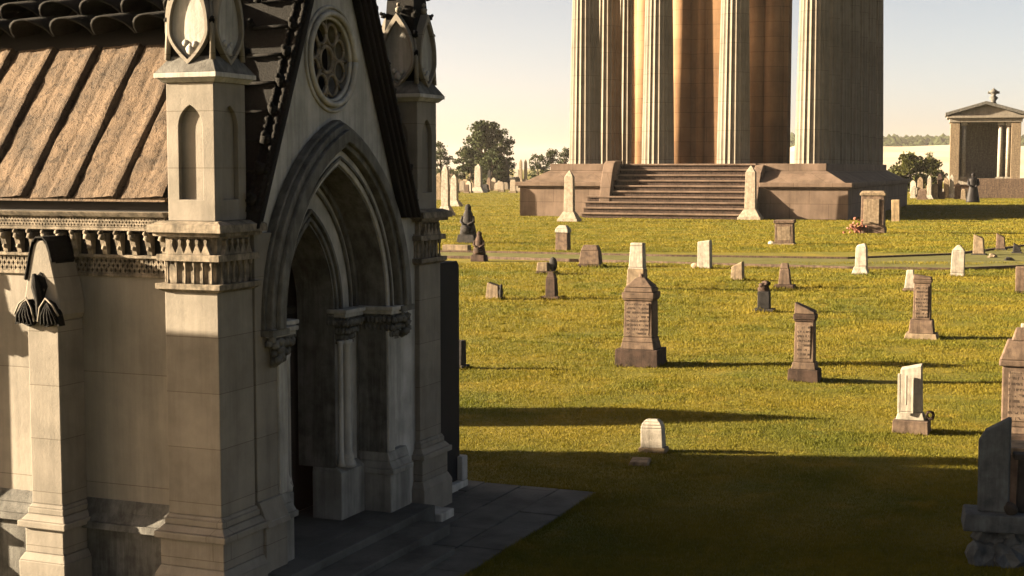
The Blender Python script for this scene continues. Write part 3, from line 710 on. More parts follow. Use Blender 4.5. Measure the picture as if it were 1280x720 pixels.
# 4 small white tablet
t_, k = grave('small_headstone', 'small white rounded headstone on the shadow edge nearest the camera', 818, 566,
  [('base', 42, 40, 0, 9), ('tablet', 33, 32, 9, 34), ('tablet', 32, 30, 34, 38), ('tablet', 30, 25, 38, 42), ('tablet', 25, 15, 42, 45)], [BUFF, WHITE], dr=.6)
q = at(800, 579); t2 = thing('fallen_slab', 'flat pale ledger slab lying in the grass below the small white headstone', 'slab', (q.x, q.y, 0), R(-12))
m = MB(); m.fr(-.14, .14, -.2, .2, -.01, -.12, .12, -.18, .18, .05); m.build('slab', BUFF, t2, .01)
# 5 tall narrow carved monument
t_, k = grave('column_monument', 'slender tall brown carved monument on stepped base near the right edge', 1157, 424,
  [('base', 52, 46, 0, 9), ('plinth', 38, 34, 9, 26), ('die', 27, 25, 26, 72), ('cap', 27, 30, 72, 77), ('cap', 28, 26, 77, 80, (3, 0, 0, 3))], [BUFF, BROWN, BROWN, BROWN], cat='monument', dr=.85)
w = 26 / 1.23 * k; m = MB()
m.cb(0, -w * .425 - .004, w * .74, .024, 29 * k, 69 * k); m.build('panel', INSC, t_, .01)

grave('draped_stone', 'small white draped stone half behind the slender carved monument', 1140, 365,
  [('base', 22, 21, 0, 6), ('tablet', 17, 10, 6, 29, (0, 0, 0, 0))], [BROWN, WHITE])
t_, k = grave('edge_stone', 'brown headstone cut by the right picture edge beyond the slender monument', 1279, 368, [('base', 20, 20, 0, 5), ('tablet', 17, 16, 5, 36)], [BROWND, BROWN])
grave('edge_stone', 'small pale headstone low at the right picture edge', 1284, 428, [('base', 22, 20, 0, 6), ('tablet', 15, 13, 6, 26)], [BROWND, WHITE])
t_, k = grave('leaning_stone', 'white headstone with a flared foot standing at the path edge, right of centre', 1079, 344, [('tablet', 27, 18, 0, 12, None, -1), ('tablet', 18, 16, 12, 36), ('tablet', 16, 10, 36, 41, (-2, 0, 0, -2))], [WHITE])
t_, k = grave('pointed_stone', 'white pointed headstone at the path edge, farthest right of the white ones', 1199, 346, [('tablet', 24, 20, 0, 6), ('tablet', 20, 19, 6, 34), ('tablet', 19, 4, 34, 41)], [WHITE])
# 11 dark urn stone
t_, k = grave('urn_stone', 'dark slate marker topped by a broken urn on a flat base', 957, 391, [('base', 33, 32, 0, 6), ('die', 19, 18, 6, 28)], [DARKS, DARKS])
m = MB(); m.blob((-1 * k, 0, 32 * k), 7 * k, 3, .5, 2, (1, .7, 1)); m.blob((3 * k, 0, 37 * k), 5 * k, 6, .6, 2, (1, .7, .8)); m.blob((-3 * k, -2 * k, 35 * k), 3.4 * k, 2, .4, 2); m.build('urn', BROWND, t_)
grave('pedestal_stone', 'small tapered brown pedestal stone on a wide flat base', 983, 361, [('base', 31, 30, 0, 6), ('die', 19, 14, 6, 26), ('cap', 13, 10, 26, 33)], [BROWND, BROWN, BROWN])
grave('slanted_stone', 'small buff headstone with slanted top, left of the tapered pedestal', 923, 352, [('tablet', 19, 17, 0, 22, (-3, 4, 4, -3)), ], [BUFF])
t_, k = grave('white_tablet', 'white square topped tablet with a dark side standing in the path', 882, 336, [('tablet', 20, 19, 0, 35, (0, 2, 2, 0))], [WHITE])
m = MB(); m.blob((-11 * k, -.05, 4 * k), 5 * k, 2, .4, 2, (1.2, .8, .8)); m.build('rubble', BUFF, t_)
t_, k = grave('square_pedestal', 'square brown pedestal with flat cap in front of the temple steps', 983, 306, [('base', 32, 31, 0, 3), ('die', 28, 27, 3, 28), ('cap', 31, 31, 28, 32)], [BUFF, BROWN, BROWN], dr=.75)
m = MB(); m.cb(0, -.36 * 27 / 1.2 * k, 16 * k, .06, 7 * k, 24 * k); m.build('panel', BUFF, t_, .02)
m = MB(); m.blob((-16 * k, -.1, 2.5 * k), 4 * k, 2, .4, 2, (1.1, .8, .8)); m.build('rubble', WHITE, t_)
t_, k = grave('pedestal_tomb', 'large brown block tomb with overhanging cap beside the right corner of the temple', 1094, 292, [('base', 38, 37, 0, 9), ('die', 34, 33, 9, 48), ('cap', 37, 38, 48, 51), ('cap', 37, 31, 51, 54)], [BROWN, BROWN, BUFF], dr=.75, cat='tomb')
m = MB(); m.cb(-1 * k, -.375 * 34 / 1.2 * k, 19 * k, .12, 13 * k, 44 * k); m.build('panel', BUFF, t_, .02)
grave('yellow_tablet', 'plain ochre tablet right behind the big block tomb', 1121, 277, [('tablet', 12, 12, 0, 28)], [stone('ochre stone', (.22, .165, .10), None, 3.0)])
q = at(1070, 292); t2 = thing('rose_bush', 'small pinkish flowering bush at the left foot of the block tomb', 'bush', (q.x, q.y, 0))
m = MB(); kk = S_(292)
for i in range(60): m.blob((random.gauss(0, 5) * kk, random.gauss(0, 4) * kk, abs(random.gauss(6, 4)) * kk), random.uniform(.8, 2.2) * kk, i, .5, 1, smooth=False)
m.build('blossom', FLEUR, t2)
# 17 tablet behind central monument
t_, k = grave('capped_tablet', 'white tablet on a pale block directly behind the central monument', 797, 362, [('base', 28, 26, 0, 27), ('tablet', 25, 24, 27, 29), ('tablet', 23, 20, 29, 56, (0, 0, 0, 0)), ('tablet', 20, 19, 56, 60)], [BUFF, WHITE])
t_, k = grave('squat_stone', 'squat brown stone with rounded shoulders on a wide base', 739, 334, [('base', 36, 34, 0, 5), ('tablet', 31, 27, 5, 22), ('tablet', 27, 20, 22, 29)], [BROWND, BROWN], dr=.6)
t_, k = grave('hooded_stone', 'short brown post with whitened rounded cap near the left obelisk', 704, 313, [('post', 20, 19, 0, 24), ('cap', 22, 20, 24, 29), ('cap', 20, 11, 29, 33)], [BROWN, WHITE])
t_, k = grave('dark_marker', 'small dark rounded marker on a dark slab left of the central monument', 690, 375, [('base', 32, 31, 0, 5), ('marker', 17, 15, 5, 28), ('marker', 15, 9, 28, 34)], [BROWND, BROWND])
t_, k = grave('low_stone', 'low brown stone with a dark oval tablet rising behind the dark marker', 684, 343, [('base', 30, 29, 0, 5), ('block', 18, 16, 5, 16, None, -5)], [BROWND, BUFF])
m = MB(); m.M = T(8 * k, 0, 13 * k); m.blob((0, 0, 0), 9 * k, 2, .1, 2, (.6, .35, 1.1)); m.build('oval_tablet', DARKS, t_)
t_, k = grave('flat_marker', 'small buff slab marker with a tiny dark carved figure at its right', 619, 375, [('slab', 22, 18, 0, 21, (2, -2, -2, 2), -2)], [BUFF])
m = MB(); m.lathe([(3 * k, 0), (2.6 * k, 8 * k), (3.4 * k, 12 * k), (1.6 * k, 16 * k), (2.2 * k, 19 * k), (.5 * k, 22 * k)], 9 * k, -.1, 8); m.build('carved_figure', DARKS, t_)
# seated figures of dark stone
def statue(name, label, px, py, h, w, mat, lean=0):
    k = S_(py); q = P(px, py); t_ = thing(name, label, 'statue', (q.x, q.y + .2, 0), GY)
    m = MB(); m.cb(0, 0, w * k, w * .8 * k, 0, h * .22 * k, w * .9 * k, w * .7 * k); m.build('pedestal', mat, t_, k * .8)
    m = MB(); m.lathe([(w * .46 * k, h * .22 * k), (w * .42 * k, h * .36 * k), (w * .34 * k, h * .5 * k), (w * .28 * k, h * .62 * k), (w * .26 * k, h * .74 * k), (w * .19 * k, h * .81 * k), (w * .17 * k, h * .83 * k), (w * .18 * k, h * .88 * k), (w * .17 * k, h * .93 * k), (w * .10 * k, h * .985 * k), (.01 * k, h * k)], 0, 0, 14, 1, .75)
    for s in (-1, 1):
        m.tube([(s * w * .27 * k, 0, h * .68 * k), (s * w * .36 * k, -w * .1 * k, h * .54 * k), (s * w * .12 * k, -w * .33 * k, h * .48 * k)], [w * .09 * k, w * .08 * k, w * .05 * k], 8)
    m.blob((0, -w * .3 * k, h * .36 * k), w * .25 * k, 4, .3, 2, (1.3, 1, .9))
    m.build('figure', mat, t_)
    return t_
statue('seated_statue', 'dark seated mourning figure near the right pier of the gothic mausoleum, farther of two', 585, 304, 49, 24, DARKS)
statue('seated_statue', 'dark hooded figure stone standing in front of the seated mourner', 599, 327, 38, 19, BROWND)
q = at(571, 314); t2 = thing('ledger_stone', 'low pale ledge block beside the dark seated figures', 'slab', (q.x, q.y, 0), GY); k = S_(314)
m = MB(); m.cb(0, 0, 34 * k, 12 * k, 0, 8 * k); m.build('block', BUFF, t2, .02)
t_, k = grave('half_hidden_stone', 'dark headstone half hidden behind the tall black slab', 574, 462, [('base', 26, 25, 0, 7), ('tablet', 17, 15, 7, 38)], [DARKS, DARKS], dr=1.3)
# obelisks in front of the temple
def obelisk(label, px, py, h, w, mat=WHITE, group=None, foot=True, name='obelisk'):
    k = S_(py); q = P(px, py); t_ = thing(name, label, 'obelisk', (q.x, q.y + w * .4 * k, -.02), GY, group)
    m = MB(); m.cb(0, 0, w * 1.95 * k, w * 1.5 * k, 0, h * .06 * k); m.cb(0, 0, w * 1.8 * k, w * 1.4 * k, h * .0602 * k, h * .2 * k, w * 1.0 * k, w * .8 * k); m.build('foot', mat, t_, k * .4)
    m = MB(); m.cb(0, 0, w * .92 * k, w * .75 * k, h * .2 * k, h * .88 * k, w * .8 * k, w * .62 * k); m.cb(0, 0, w * .8 * k, w * .62 * k, h * .8802 * k, h * k, w * .1 * k, w * .08 * k); m.build('shaft', mat, t_, k * .4)
    return t_
obelisk('white pointed obelisk standing left of the temple steps', 712, 277, 64, 13.5, CREAM)
obelisk('white pointed obelisk standing right of the temple steps', 939, 275, 68, 15, CREAM)
# right side rubble graves
for i, (px, py, h, w, lb, mt) in enumerate([(1226, 320, 27, 17, 'pale broken headstone leaning in the shaded plot at right', BUFF), (1253, 314, 22, 14, 'brown broken headstone behind the leaning pale one in the shaded plot', BROWN), (1273, 318, 14, 12, 'low broken stone at the far right of the shaded plot', DARKS)]):
    grave('broken_stone', lb, px, py, [('base', w * 1.35, w * 1.3, 0, 4), ('tablet', w, w * .8, 4, h, (2, -4, -3, 1))], [DARKS, mt], group='broken stones in the shaded plot')
for i, (px, py, r_, lb) in enumerate([(1240, 323, 5, 'pale rock fragment lying in front of the broken headstones'), (1262, 327, 5, 'dark rock fragment lying nearest the path at right')]):
    k = S_(py); q = P(px, py); t2 = thing('rock', lb, 'rock', (q.x, q.y, 0)); m = MB(); m.blob((0, 0, r_ * .4 * k), r_ * k, i + 3, .5, 2, (1.3, .9, .8), False); m.build('stone', [BUFF, DARKS][i], t2)

# right foreground: brown monument and the blue grey slab
q = at(1290, 556); k = S_(556); t_ = thing('large_monument', 'large brown stone monument cut by the right picture edge, its top in sunlight', 'monument', (q.x, q.y + .45, -.04), GY)
FEET.append((q.x, q.y + .45, 38 * k, 32 * k, GY))
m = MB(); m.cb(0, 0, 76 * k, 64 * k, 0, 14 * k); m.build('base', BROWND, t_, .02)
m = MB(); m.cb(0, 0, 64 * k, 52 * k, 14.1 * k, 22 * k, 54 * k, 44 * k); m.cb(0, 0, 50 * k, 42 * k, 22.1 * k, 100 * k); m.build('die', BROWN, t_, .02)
m = MB(); m.cb(0, -21 * k - .006, 34 * k, .02, 30 * k, 94 * k); m.build('panel', INSC, t_, .01)
m = MB(); m.cb(0, 0, 58 * k, 48 * k, 100.1 * k, 108 * k); m.cb(0, 0, 56 * k, 46 * k, 108.1 * k, 132 * k, 40 * k, 32 * k); m.cb(0, 0, 30 * k, 24 * k, 132.1 * k, 148 * k, 20 * k, 16 * k); m.build('cap', BROWN, t_, .02)
q = at(1294, 652); k = S_(652); t_ = thing('block_monument', 'squat brown block monument with a pale ledge top, in shade behind the blue grey slab', 'monument', (q.x, q.y + .3, -.04), GY)
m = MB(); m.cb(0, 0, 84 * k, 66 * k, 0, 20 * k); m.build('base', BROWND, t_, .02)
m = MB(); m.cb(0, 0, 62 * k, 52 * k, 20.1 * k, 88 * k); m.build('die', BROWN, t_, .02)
m = MB(); m.cb(0, 0, 76 * k, 62 * k, 88.1 * k, 97 * k); m.build('ledge', BUFF, t_, .015)
q = at(1256, 712); k = S_(712); t_ = thing('slab_monument', 'blue grey upright slab with slanted top on a thick ledge in the bottom right shade', 'monument', (q.x, q.y + .2, -.02), R(-14))
m = MB()
for (x, y, z, r_, sd) in ((-.16, -.02, .12, .17, 1), (.08, -.05, .10, .18, 2), (-.02, .1, .2, .2, 3), (.22, .0, .14, .18, 4), (-.12, .1, .26, .13, 5), (.12, -.02, .27, .12, 6), (.3, .1, .22, .2, 7)): m.blob((x, y, z), r_, sd, .4, 2, (1, .9, .9), False)
m.build('rubble_base', BLUES, t_, .01)
m = MB(); m.fr(-.36, .55, -.20, .28, .385, -.34, .55, -.19, .28, .56); m.build('ledge', BLUES, t_, .015)
m = MB(); m.M = T(-.06, .03, 0, R(-8)); m.prism([(-.15, .562), (-.155, 1.28), (-.10, 1.38), (.13, 1.52), (.15, 1.50), (.15, .562)], -.08, .10); m.build('slab', BLUES, t_, .02)
m = MB(); m.cb(.22, .05, .12, .12, .562, 1.1, .10, .10); m.cb(.22, .05, .20, .18, 1.101, 1.16); m.blob((.1, -.1, .62), .07, 4, .4, 2); m.build('small_post', DARKS, t_, .01)

# ------------------------------------------------------------------ temple
TA = R(20.5); TR = Vector(at(1060, 275)); TF = Vector((math.cos(TA), -math.sin(TA), 0)); TD = Vector((math.sin(TA), math.cos(TA), 0)); TW = 27.0; TL = 46.0
TO = TR - TF * TW
TP = thing('temple', 'huge pale classical temple tomb with fluted columns on a pink granite plinth', 'temple', TO, -TA)
def tx(px, y):     # local x of a pixel column at local depth y
    a = (px - 640) / F
    o = TO + TD * y; return (a * o.y - o.x) / (TF.x - a * TF.y)
z1, z2, z3 = 2.35, 2.85, 4.35; ins = 2.7
xs0, xs1 = tx(766, 0), tx(938, 0)
p = MB()
def ringbox(m, ax0, ax1, ay0, ay1, za, bx0, bx1, by0, by1, zb): m.fr(ax0, ax1, ay0, ay1, za, bx0, bx1, by0, by1, zb)
p = MB()
rec = 2.6 # the stairs cut this far into the plinth
# plinth in three blocks so the stair recess stays open
for (a, b2) in ((0, xs0), (xs1, TW)):
    p.box(a, b2, 0, rec, -.1, z1)
p.box(0, TW, rec, TL, -.1, z1 - .001)
die = p.build('plinth', TPLIN, TP, .05)
p = MB()
p.box(-.12, xs0 - .9, -.12, rec, z1 + .001, z1 + .16); p.box(-.32, xs0 - .9, -.32, rec, z1 + .162, z2); p.box(xs1 + .7, TW + .12, -.12, rec, z1 + .001, z1 + .16); p.box(xs1 + .7, TW + .32, -.32, rec, z1 + .162, z2)
p.box(-.12, .5, rec + .002, TL, z1 + .001, z1 + .16); p.box(-.32, .5, rec + .002, TL, z1 + .162, z2); p.box(TW - .5, TW + .12, rec + .002, TL, z1 + .001, z1 + .16); p.box(TW - .5, TW + .32, rec + .002, TL, z1 + .162, z2)
p.box(.502, TW - .502, rec + .002, TL, z1 + .001, z2 - .002)
p.build('plinth_cornice', TPLIN, TP, .04)
p = MB(); zm = 3.75
o0, o1 = .25, 1.9
p.fr(o0, xs0 - .9, o0, rec + .003, z2 + .002, o1, xs0 - .9, o1, rec + .003, zm); p.fr(xs1 + .7, TW - o0, o0, rec + .003, z2 + .002, xs1 + .7, TW - o1, o1, rec + .003, zm)
p.fr(o0, TW - o0, rec + .004, TL - o0, z2 + .002, o1, TW - o1, rec + .004, TL - o1, zm)
p.box(o1 + .1, xs0 - .9, o1 + .1, rec + .003, zm + .002, z3); p.box(xs1 + .7, TW - o1 - .1, o1 + .1, rec + .003, zm + .002, z3); p.box(o1 + .1, TW - o1 - .1, rec + .004, TL - o1 - .1, zm + .002, z3)
p.build('stylobate', TPLIN, TP, .04)
p = MB(); rs = MB(); ns = 10
for i in range(ns):
    za = z3 * i / ns; zb = z3 * (i + 1) / ns - .002; y0 = -2.4 + 5.0 * i / ns
    wx = 2.0 if i < 4 else 0
    p.box(xs0 - wx, xs1, y0 - .12, rec - .002, zb - .14, zb)
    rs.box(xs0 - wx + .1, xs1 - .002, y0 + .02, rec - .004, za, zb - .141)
st_ = p.build('stairs', TPLIN, TP, .03); rs.build('shade_riser', BROWND, st_)  # darker riser colour paints the shadow lines under the treads
# flared cheek walls beside the stairs
for s, xx in ((-1, xs0), (1, xs1)):
    p = MB(); M_ = T(xx + (-.9 if s < 0 else .001), 0, 0); p.M = M_ @ Matrix.Rotation(PI / 2, 4, 'Z')
    prof = [(-.95, .0), (-.95, 1.5), (-.75, 2.1), (-.45, 2.9), (-.1, 3.7), (.35, 4.35), (.8, 4.55), (2.75, 4.6), (2.75, .0)] if s < 0 else [(-1.0, .0), (-1.0, .9), (-.7, 1.6), (-.2, 2.6), (.6, 3.6), (1.6, 4.2), (2.7, 4.3), (2.7, .0)]
    p.prism(prof, -.899 if s < 0 else -.69, 0.0); p.build('cheek_wall', TPLIN, TP, .05)
# columns
def fluted(mb, cx, cy, r0, r1, za, zb, n=20, seg=6):
    rings = 12; sg = n * seg; vs = []; fs = []
    for k in range(rings + 1):
        t = k / rings; r = r0 + (r1 - r0) * t ** 1.15
        for i in range(sg):
            a = 2 * PI * i / sg; ph = (i % seg) / seg; dep = .085 * r * math.sin(PI * ph)
            vs.append((cx + (r - dep) * math.cos(a), cy + (r - dep) * math.sin(a), za + (zb - za) * t))
    for k in range(rings):
        for i in range(sg): j = (i + 1) % sg; fs.append((k * sg + i, k * sg + j, (k + 1) * sg + j, (k + 1) * sg + i))
    mb.add(vs, fs); mb.lathe([(r1 * 1.0, zb), (r1 * 1.45, zb + .9), (r1 * 1.45, zb + 1.0)], cx, cy, 24); mb.cb(cx, cy, r1 * 3.1, r1 * 3.1, zb + 1.001, zb + 1.6)
yc = ins + 1.7; xa = tx(731, yc); xb = tx(1013, yc); sp = (xb - xa) / 3; ZC = 23.5
base = MB(); fluted(base, 0, 0, 1.36, 1.02, z3, ZC); c0 = base.build('column', TMARB, TP); c0.location = (xa, yc, 0)
first = True
nside = 6
for i in range(4):
    for j in range(nside + 1):
        if 0 < i < 3 and j not in (0, nside): continue
        if i == 0 and j == 0: continue
        c = c0.copy(); C.objects.link(c); c.parent = TP; c.location = (xa + sp * i, yc + sp * j, 0)
        if i == 0: c.data = c0.data
# ochre inner wall with engaged half columns
yw = yc + 5.2; wl, wr = tx(800, yw), tx(982, yw)
m = MB(); m.box(wl, wr, yw, yw + 1.6, z3 + .002, ZC + 1.5); cw_ = m.build('cella_wall', TORAN, TP)
for px in (806, 850, 874, 944, 964):
    m = MB(); x = tx(px, yw); r0 = .95 if px != 874 else .4; m.lathe([(r0, z3 + .003), (r0 * .86, ZC + 1.2)], x, yw + .1, 24); m.build('engaged_column', TORAN, TP)
for j in (0, 1, 2):
    m = MB(); m.lathe([(.75, z3 + .003), (.66, ZC + 1.2)], xa + 3.0 + j * .9, yc + 6.5 + 5 * j, 20); m.build('engaged_column', TORAN, TP)
m = MB(); m.box(xa + 2.2, xa + 6.2, yc + 19, yc + 20.5, z3 + .002, ZC + 1.5); m.build('rear_wall', TORAN, TP)
X0, X1, Y0, Y1 = xa - 1.5, xb + 1.5, yc - 1.5, yc + sp * nside + 1.5
m = MB(); zc = ZC + 1.61
m.box(X0, X1, Y0, Y0 + 3, zc, zc + 2.2); m.box(X0, X1, Y1 - 3, Y1, zc, zc + 2.2); m.box(X0, X0 + 3, Y0 + 3.001, Y1 - 3.001, zc, zc + 2.2); m.box(X1 - 3, X1, Y0 + 3.001, Y1 - 3.001, zc, zc + 2.2)
m.box(X0 + .1, X1 - .1, Y0 + .1, Y1 - .1, zc + 2.201, zc + 4); m.box(X0 - .8, X1 + .8, Y0 - .8, Y1 + .8, zc + 4.001, zc + 4.7); m.build('entablature', TMARB, TP, .05)
m = MB(); m.prism([(X0 - .8, zc + 4.701), (X1 + .8, zc + 4.701), ((X0 + X1) / 2, zc + 8.6)], Y0 - .6, Y1 + .6); m.build('roof', TMARB, TP)

# ------------------------------------------------------------------ pavilion tomb far right
q = at(1238, 247.5); k = S_(247.5); PV = thing('pavilion_tomb', 'small temple fronted pavilion tomb with pediment and finial at the far right', 'tomb', (q.x, q.y + 3, 0), R(-16))
zz = lambda py: H + (210 - py) * k        # height at that distance
W = 9.0
m = MB(); m.box(-W / 2 + 3.0, W / 2 + 1.5, -3.6, 4, -.2, zz(223)); m.box(-W / 2 - .2, -W / 2 + 2.99, -2.2, 4, -.2, zz(231)); m.build('platform', BROWN, PV, .05)
m = MB(); m.box(-W / 2, W / 2, 2.4, 3.4, zz(223) - 1, zz(152)); m.build('back_wall', WHITE, PV)
for x in (-W / 2 + .6, W / 2 - .6):
    m = MB(); m.box(x - .6, x + .6, -2.6, -1.2, zz(231) + .01, zz(153)); m.box(x - .5, x + .5, -1.19, 2.39, zz(223) + .01, zz(153)); m.build('corner_pier', BUFF, PV, .03)
for x in (-W / 2 + 1.75, 1.95, W / 2 - 1.55, -.9 + .0):
    if abs(x + .9) < .01: continue
    m = MB(); m.cb(x, -1.9, .9, .9, zz(223) + .01, zz(221)); m.lathe([(.33, zz(221) + .01), (.28, zz(157))], x, -1.9, 14); m.cb(x, -1.9, .8, .8, zz(157) + .01, zz(153.2)); m.build('column', WHITE, PV)
for x, a, b2 in ((-1.9, 195, 218), (.0, 192, 216), (.9 - 2, 200, 215)):
    m = MB(); m.box(x - .22, x + .22, 2.30, 2.39, zz(b2), zz(a)); m.build('memorial_tablet', WHITE, PV)
m = MB(); m.box(-W / 2 - .15, W / 2 + .15, -2.75, 3.5, zz(153), zz(148)); m.box(-W / 2 - .5, W / 2 + .5, -3.1, 3.8, zz(148) + .002, zz(145)); m.build('entablature', LIME, PV, .04)
m = MB(); m.prism([(-W / 2 - .1, zz(145) + .003), (W / 2 + .1, zz(145) + .003), (0, zz(130.5))], -2.6, 3.5); pd = m.build('pediment', LIME, PV)
m = MB()
for s in (-1, 1):
    m.prism([(s * (W / 2 + .7), zz(145.2)), (s * (W / 2 + .7), zz(141)), (0, zz(127)), (0, zz(131))], -3.2, 3.9)
m.build('roof', SOOTG_SHADE, PV, .03)
m = MB(); x = 1.0; m.lathe([(.45, zz(130)), (.3, zz(126)), (.6, zz(122)), (.25, zz(119)), (.5, zz(116)), (.7, zz(114.5)), (.3, zz(112)), (.05, zz(110))], x, 0, 10); m.cb(x, 0, 1.5, .4, zz(117), zz(114)); m.build('finial', SOOTG_SHADE, PV)

# dark robed figure
q = at(1216, 253); k = S_(253); t_ = thing('robed_figure', 'dark robed standing figure on the lawn in front of the pavilion tomb', 'statue', (q.x, q.y, 0), R(-10))
h = 37 * k
m = MB(); m.lathe([(.235 * h, 0), (.225 * h, .05 * h), (.17 * h, .35 * h), (.13 * h, .55 * h), (.14 * h, .68 * h), (.155 * h, .77 * h), (.11 * h, .825 * h), (.045 * h, .85 * h), (.045 * h, .865 * h), (.068 * h, .90 * h), (.07 * h, .94 * h), (.05 * h, .985 * h), (.01 * h, h)], 0, 0, 16, 1, .75)
for s in (-1, 1): m.tube([(s * .13 * h, 0, .78 * h), (s * .17 * h, -.02 * h, .60 * h), (s * .06 * h, -.13 * h, .53 * h)], [.05 * h, .045 * h, .03 * h], 8)
m.build('robed_body', FIGM, t_)

# ------------------------------------------------------------------ distant stones, left and right of the temple
dist_left = [(557, 270, 64, 13, 'o', WHITE, 'tall white obelisk nearest the right pinnacle of the gothic mausoleum'), (568, 258, 40, 12, 'o', WHITE, 'shorter white obelisk just right of the tall white one'),
 (598, 241, 36, 12, 'o', WHITE, 'white pointed monument standing below the big tree'), (549, 250, 34, 9, 't', BUFF, 'buff headstone touching the mausoleum edge in the far group'),
 (582, 238, 14, 14, 't', BUFF, 'low buff headstone left of the white pointed monument'), (612, 238, 26, 6, 'o', DARKS, 'thin dark obelisk right of the white pointed monument'),
 (607, 240, 10, 9, 't', DARKS, 'dark low stone at the foot of the thin dark obelisk'), (622, 236, 22, 26, 'b', WHITE, 'wide white tomb block in the far left group'),
 (633, 236, 37, 9, 'c', DARKS, 'dark stone column monument near the plinth of the temple'), (628, 226, 26, 10, 'o', WHITE, 'white obelisk behind the dark column monument'),
 (642, 235, 14, 8, 't', DARKS, 'dark low headstone right of the dark column monument'), (651, 229, 30, 5, 'o', BUFF, 'slim buff obelisk against the small trees'), (657, 229, 30, 5, 'o', BUFF, 'second slim buff obelisk against the small trees'),
 (646, 228, 16, 8, 't', WHITE, 'small white headstone beside the slim buff obelisks'), (575, 228, 14, 8, 't', WHITE, 'small white headstone in the rear row below the left tree'),
 (590, 226, 12, 8, 't', BUFF, 'small buff headstone in the rear row below the big tree'), (546, 232, 24, 7, 'o', WHITE, 'white obelisk of the rear row at the mausoleum edge'), (564, 229, 18, 8, 't', BROWN, 'brown headstone in the rear row near the tall obelisk')]
for (px, py, h, w, ty, mt, lb) in dist_left:
    if ty == 'o': obelisk(lb, px, py, h, w * .8, mt, 'far monuments left of the temple')
    elif ty == 't': grave('headstone', lb, px, py, [('base', w * 1.2, w * 1.2, 0, 3), ('tablet', w, w * .9, 3, h * .85), ('tablet', w * .9, w * .4, h * .85, h)], [mt, mt], group='far monuments left of the temple')
    elif ty == 'b': grave('block_tomb', lb, px, py, [('base', w, w, 0, h * .15), ('chest', w * .9, w * .85, h * .15, h * .8), ('lid', w * .95, w * .7, h * .8, h)], [mt, mt, mt], group='far monuments left of the temple', cat='tomb')
    else: grave('column_monument', lb, px, py, [('base', w * 1.8, w * 1.7, 0, h * .3), ('shaft', w * .9, w * .8, h * .3, h * .75), ('cap', w * 1.1, w * .3, h * .75, h)], [mt, mt, mt], group='far monuments left of the temple', cat='monument')
dist_right = [(1142, 248, 16, 7, 't', WHITE, 'small white headstone at the left end of the far right row'), (1151, 248, 27, 10, 'o', BUFF, 'buff obelisk second in the far right row'), (1154, 250, 14, 13, 't', BROWN, 'brown low headstone before the buff obelisk'),
 (1162, 249, 30, 7, 'o', WHITE, 'slim white obelisk in the middle of the far right row'), (1169, 249, 20, 10, 't', BUFF, 'buff headstone right of the slim white obelisk'), (1176, 249, 32, 9, 'c', BROWND, 'dark column monument in the far right row'),
 (1184, 248, 26, 8, 't', BUFF, 'tall buff tablet left of the pavilion tomb'), (1190, 248, 30, 7, 'o', WHITE, 'white obelisk close to the left pier of the pavilion tomb'), (1198, 249, 20, 9, 't', BROWN, 'brown tablet before the left pier of the pavilion tomb'), (1205, 250, 14, 7, 't', BUFF, 'low buff stone left of the dark robed figure')]
for (px, py, h, w, ty, mt, lb) in dist_right:
    g_ = 'far monuments near the pavilion tomb'
    if ty == 'o': obelisk(lb, px, py, h, w * .8, mt, g_)
    elif ty == 't': grave('headstone', lb, px, py, [('base', w * 1.2, w * 1.2, 0, 3), ('tablet', w, w * .9, 3, h * .85), ('tablet', w * .9, w * .4, h * .85, h)], [mt, mt], group=g_)
    else: grave('column_monument', lb, px, py, [('base', w * 1.8, w * 1.7, 0, h * .3), ('shaft', w * .9, w * .8, h * .3, h * .75), ('cap', w * 1.1, w * .3, h * .75, h)], [mt, mt, mt], group=g_, cat='monument')

# the farthest small stones, each a thing, too small to tell apart
random.seed(41)
def far_row(n, x0, x1, y0, y1, label, group):
    for i in range(n):
        px = x0 + (x1 - x0) * (i + random.uniform(.1, .9)) / n; py = random.uniform(y0, y1); k = S_(py); q = P(px, py)
        h = random.uniform(9, 17) * k; w = random.uniform(4.5, 8) * k
        t_ = thing('headstone', label, 'gravestone', (q.x, q.y, -.03), GY + R(random.uniform(-8, 8)), group)
        m = MB(); m.cb(0, 0, w * 1.25, w * .9, 0, h * .16); m.build('base', BUFF, t_, .03)
        m = MB(); m.cb(0, 0, w, w * .5, h * .161, h * .82, w * .92, w * .48); m.cb(0, 0, w * .92, w * .48, h * .821, h, w * random.uniform(.2, .8), w * .4); m.build('tablet', random.choice([WHITE, CREAM, CREAM, BUFF, BROWN]), t_, .03)
far_row(34, 545, 650, 234.5, 242, 'tiny pale headstone in the farthest rows below the left trees', 'farthest small headstones left of the temple')
far_row(16, 1139, 1212, 241, 248, 'tiny pale headstone in the farthest rows before the bushes at right', 'farthest small headstones right of the temple')

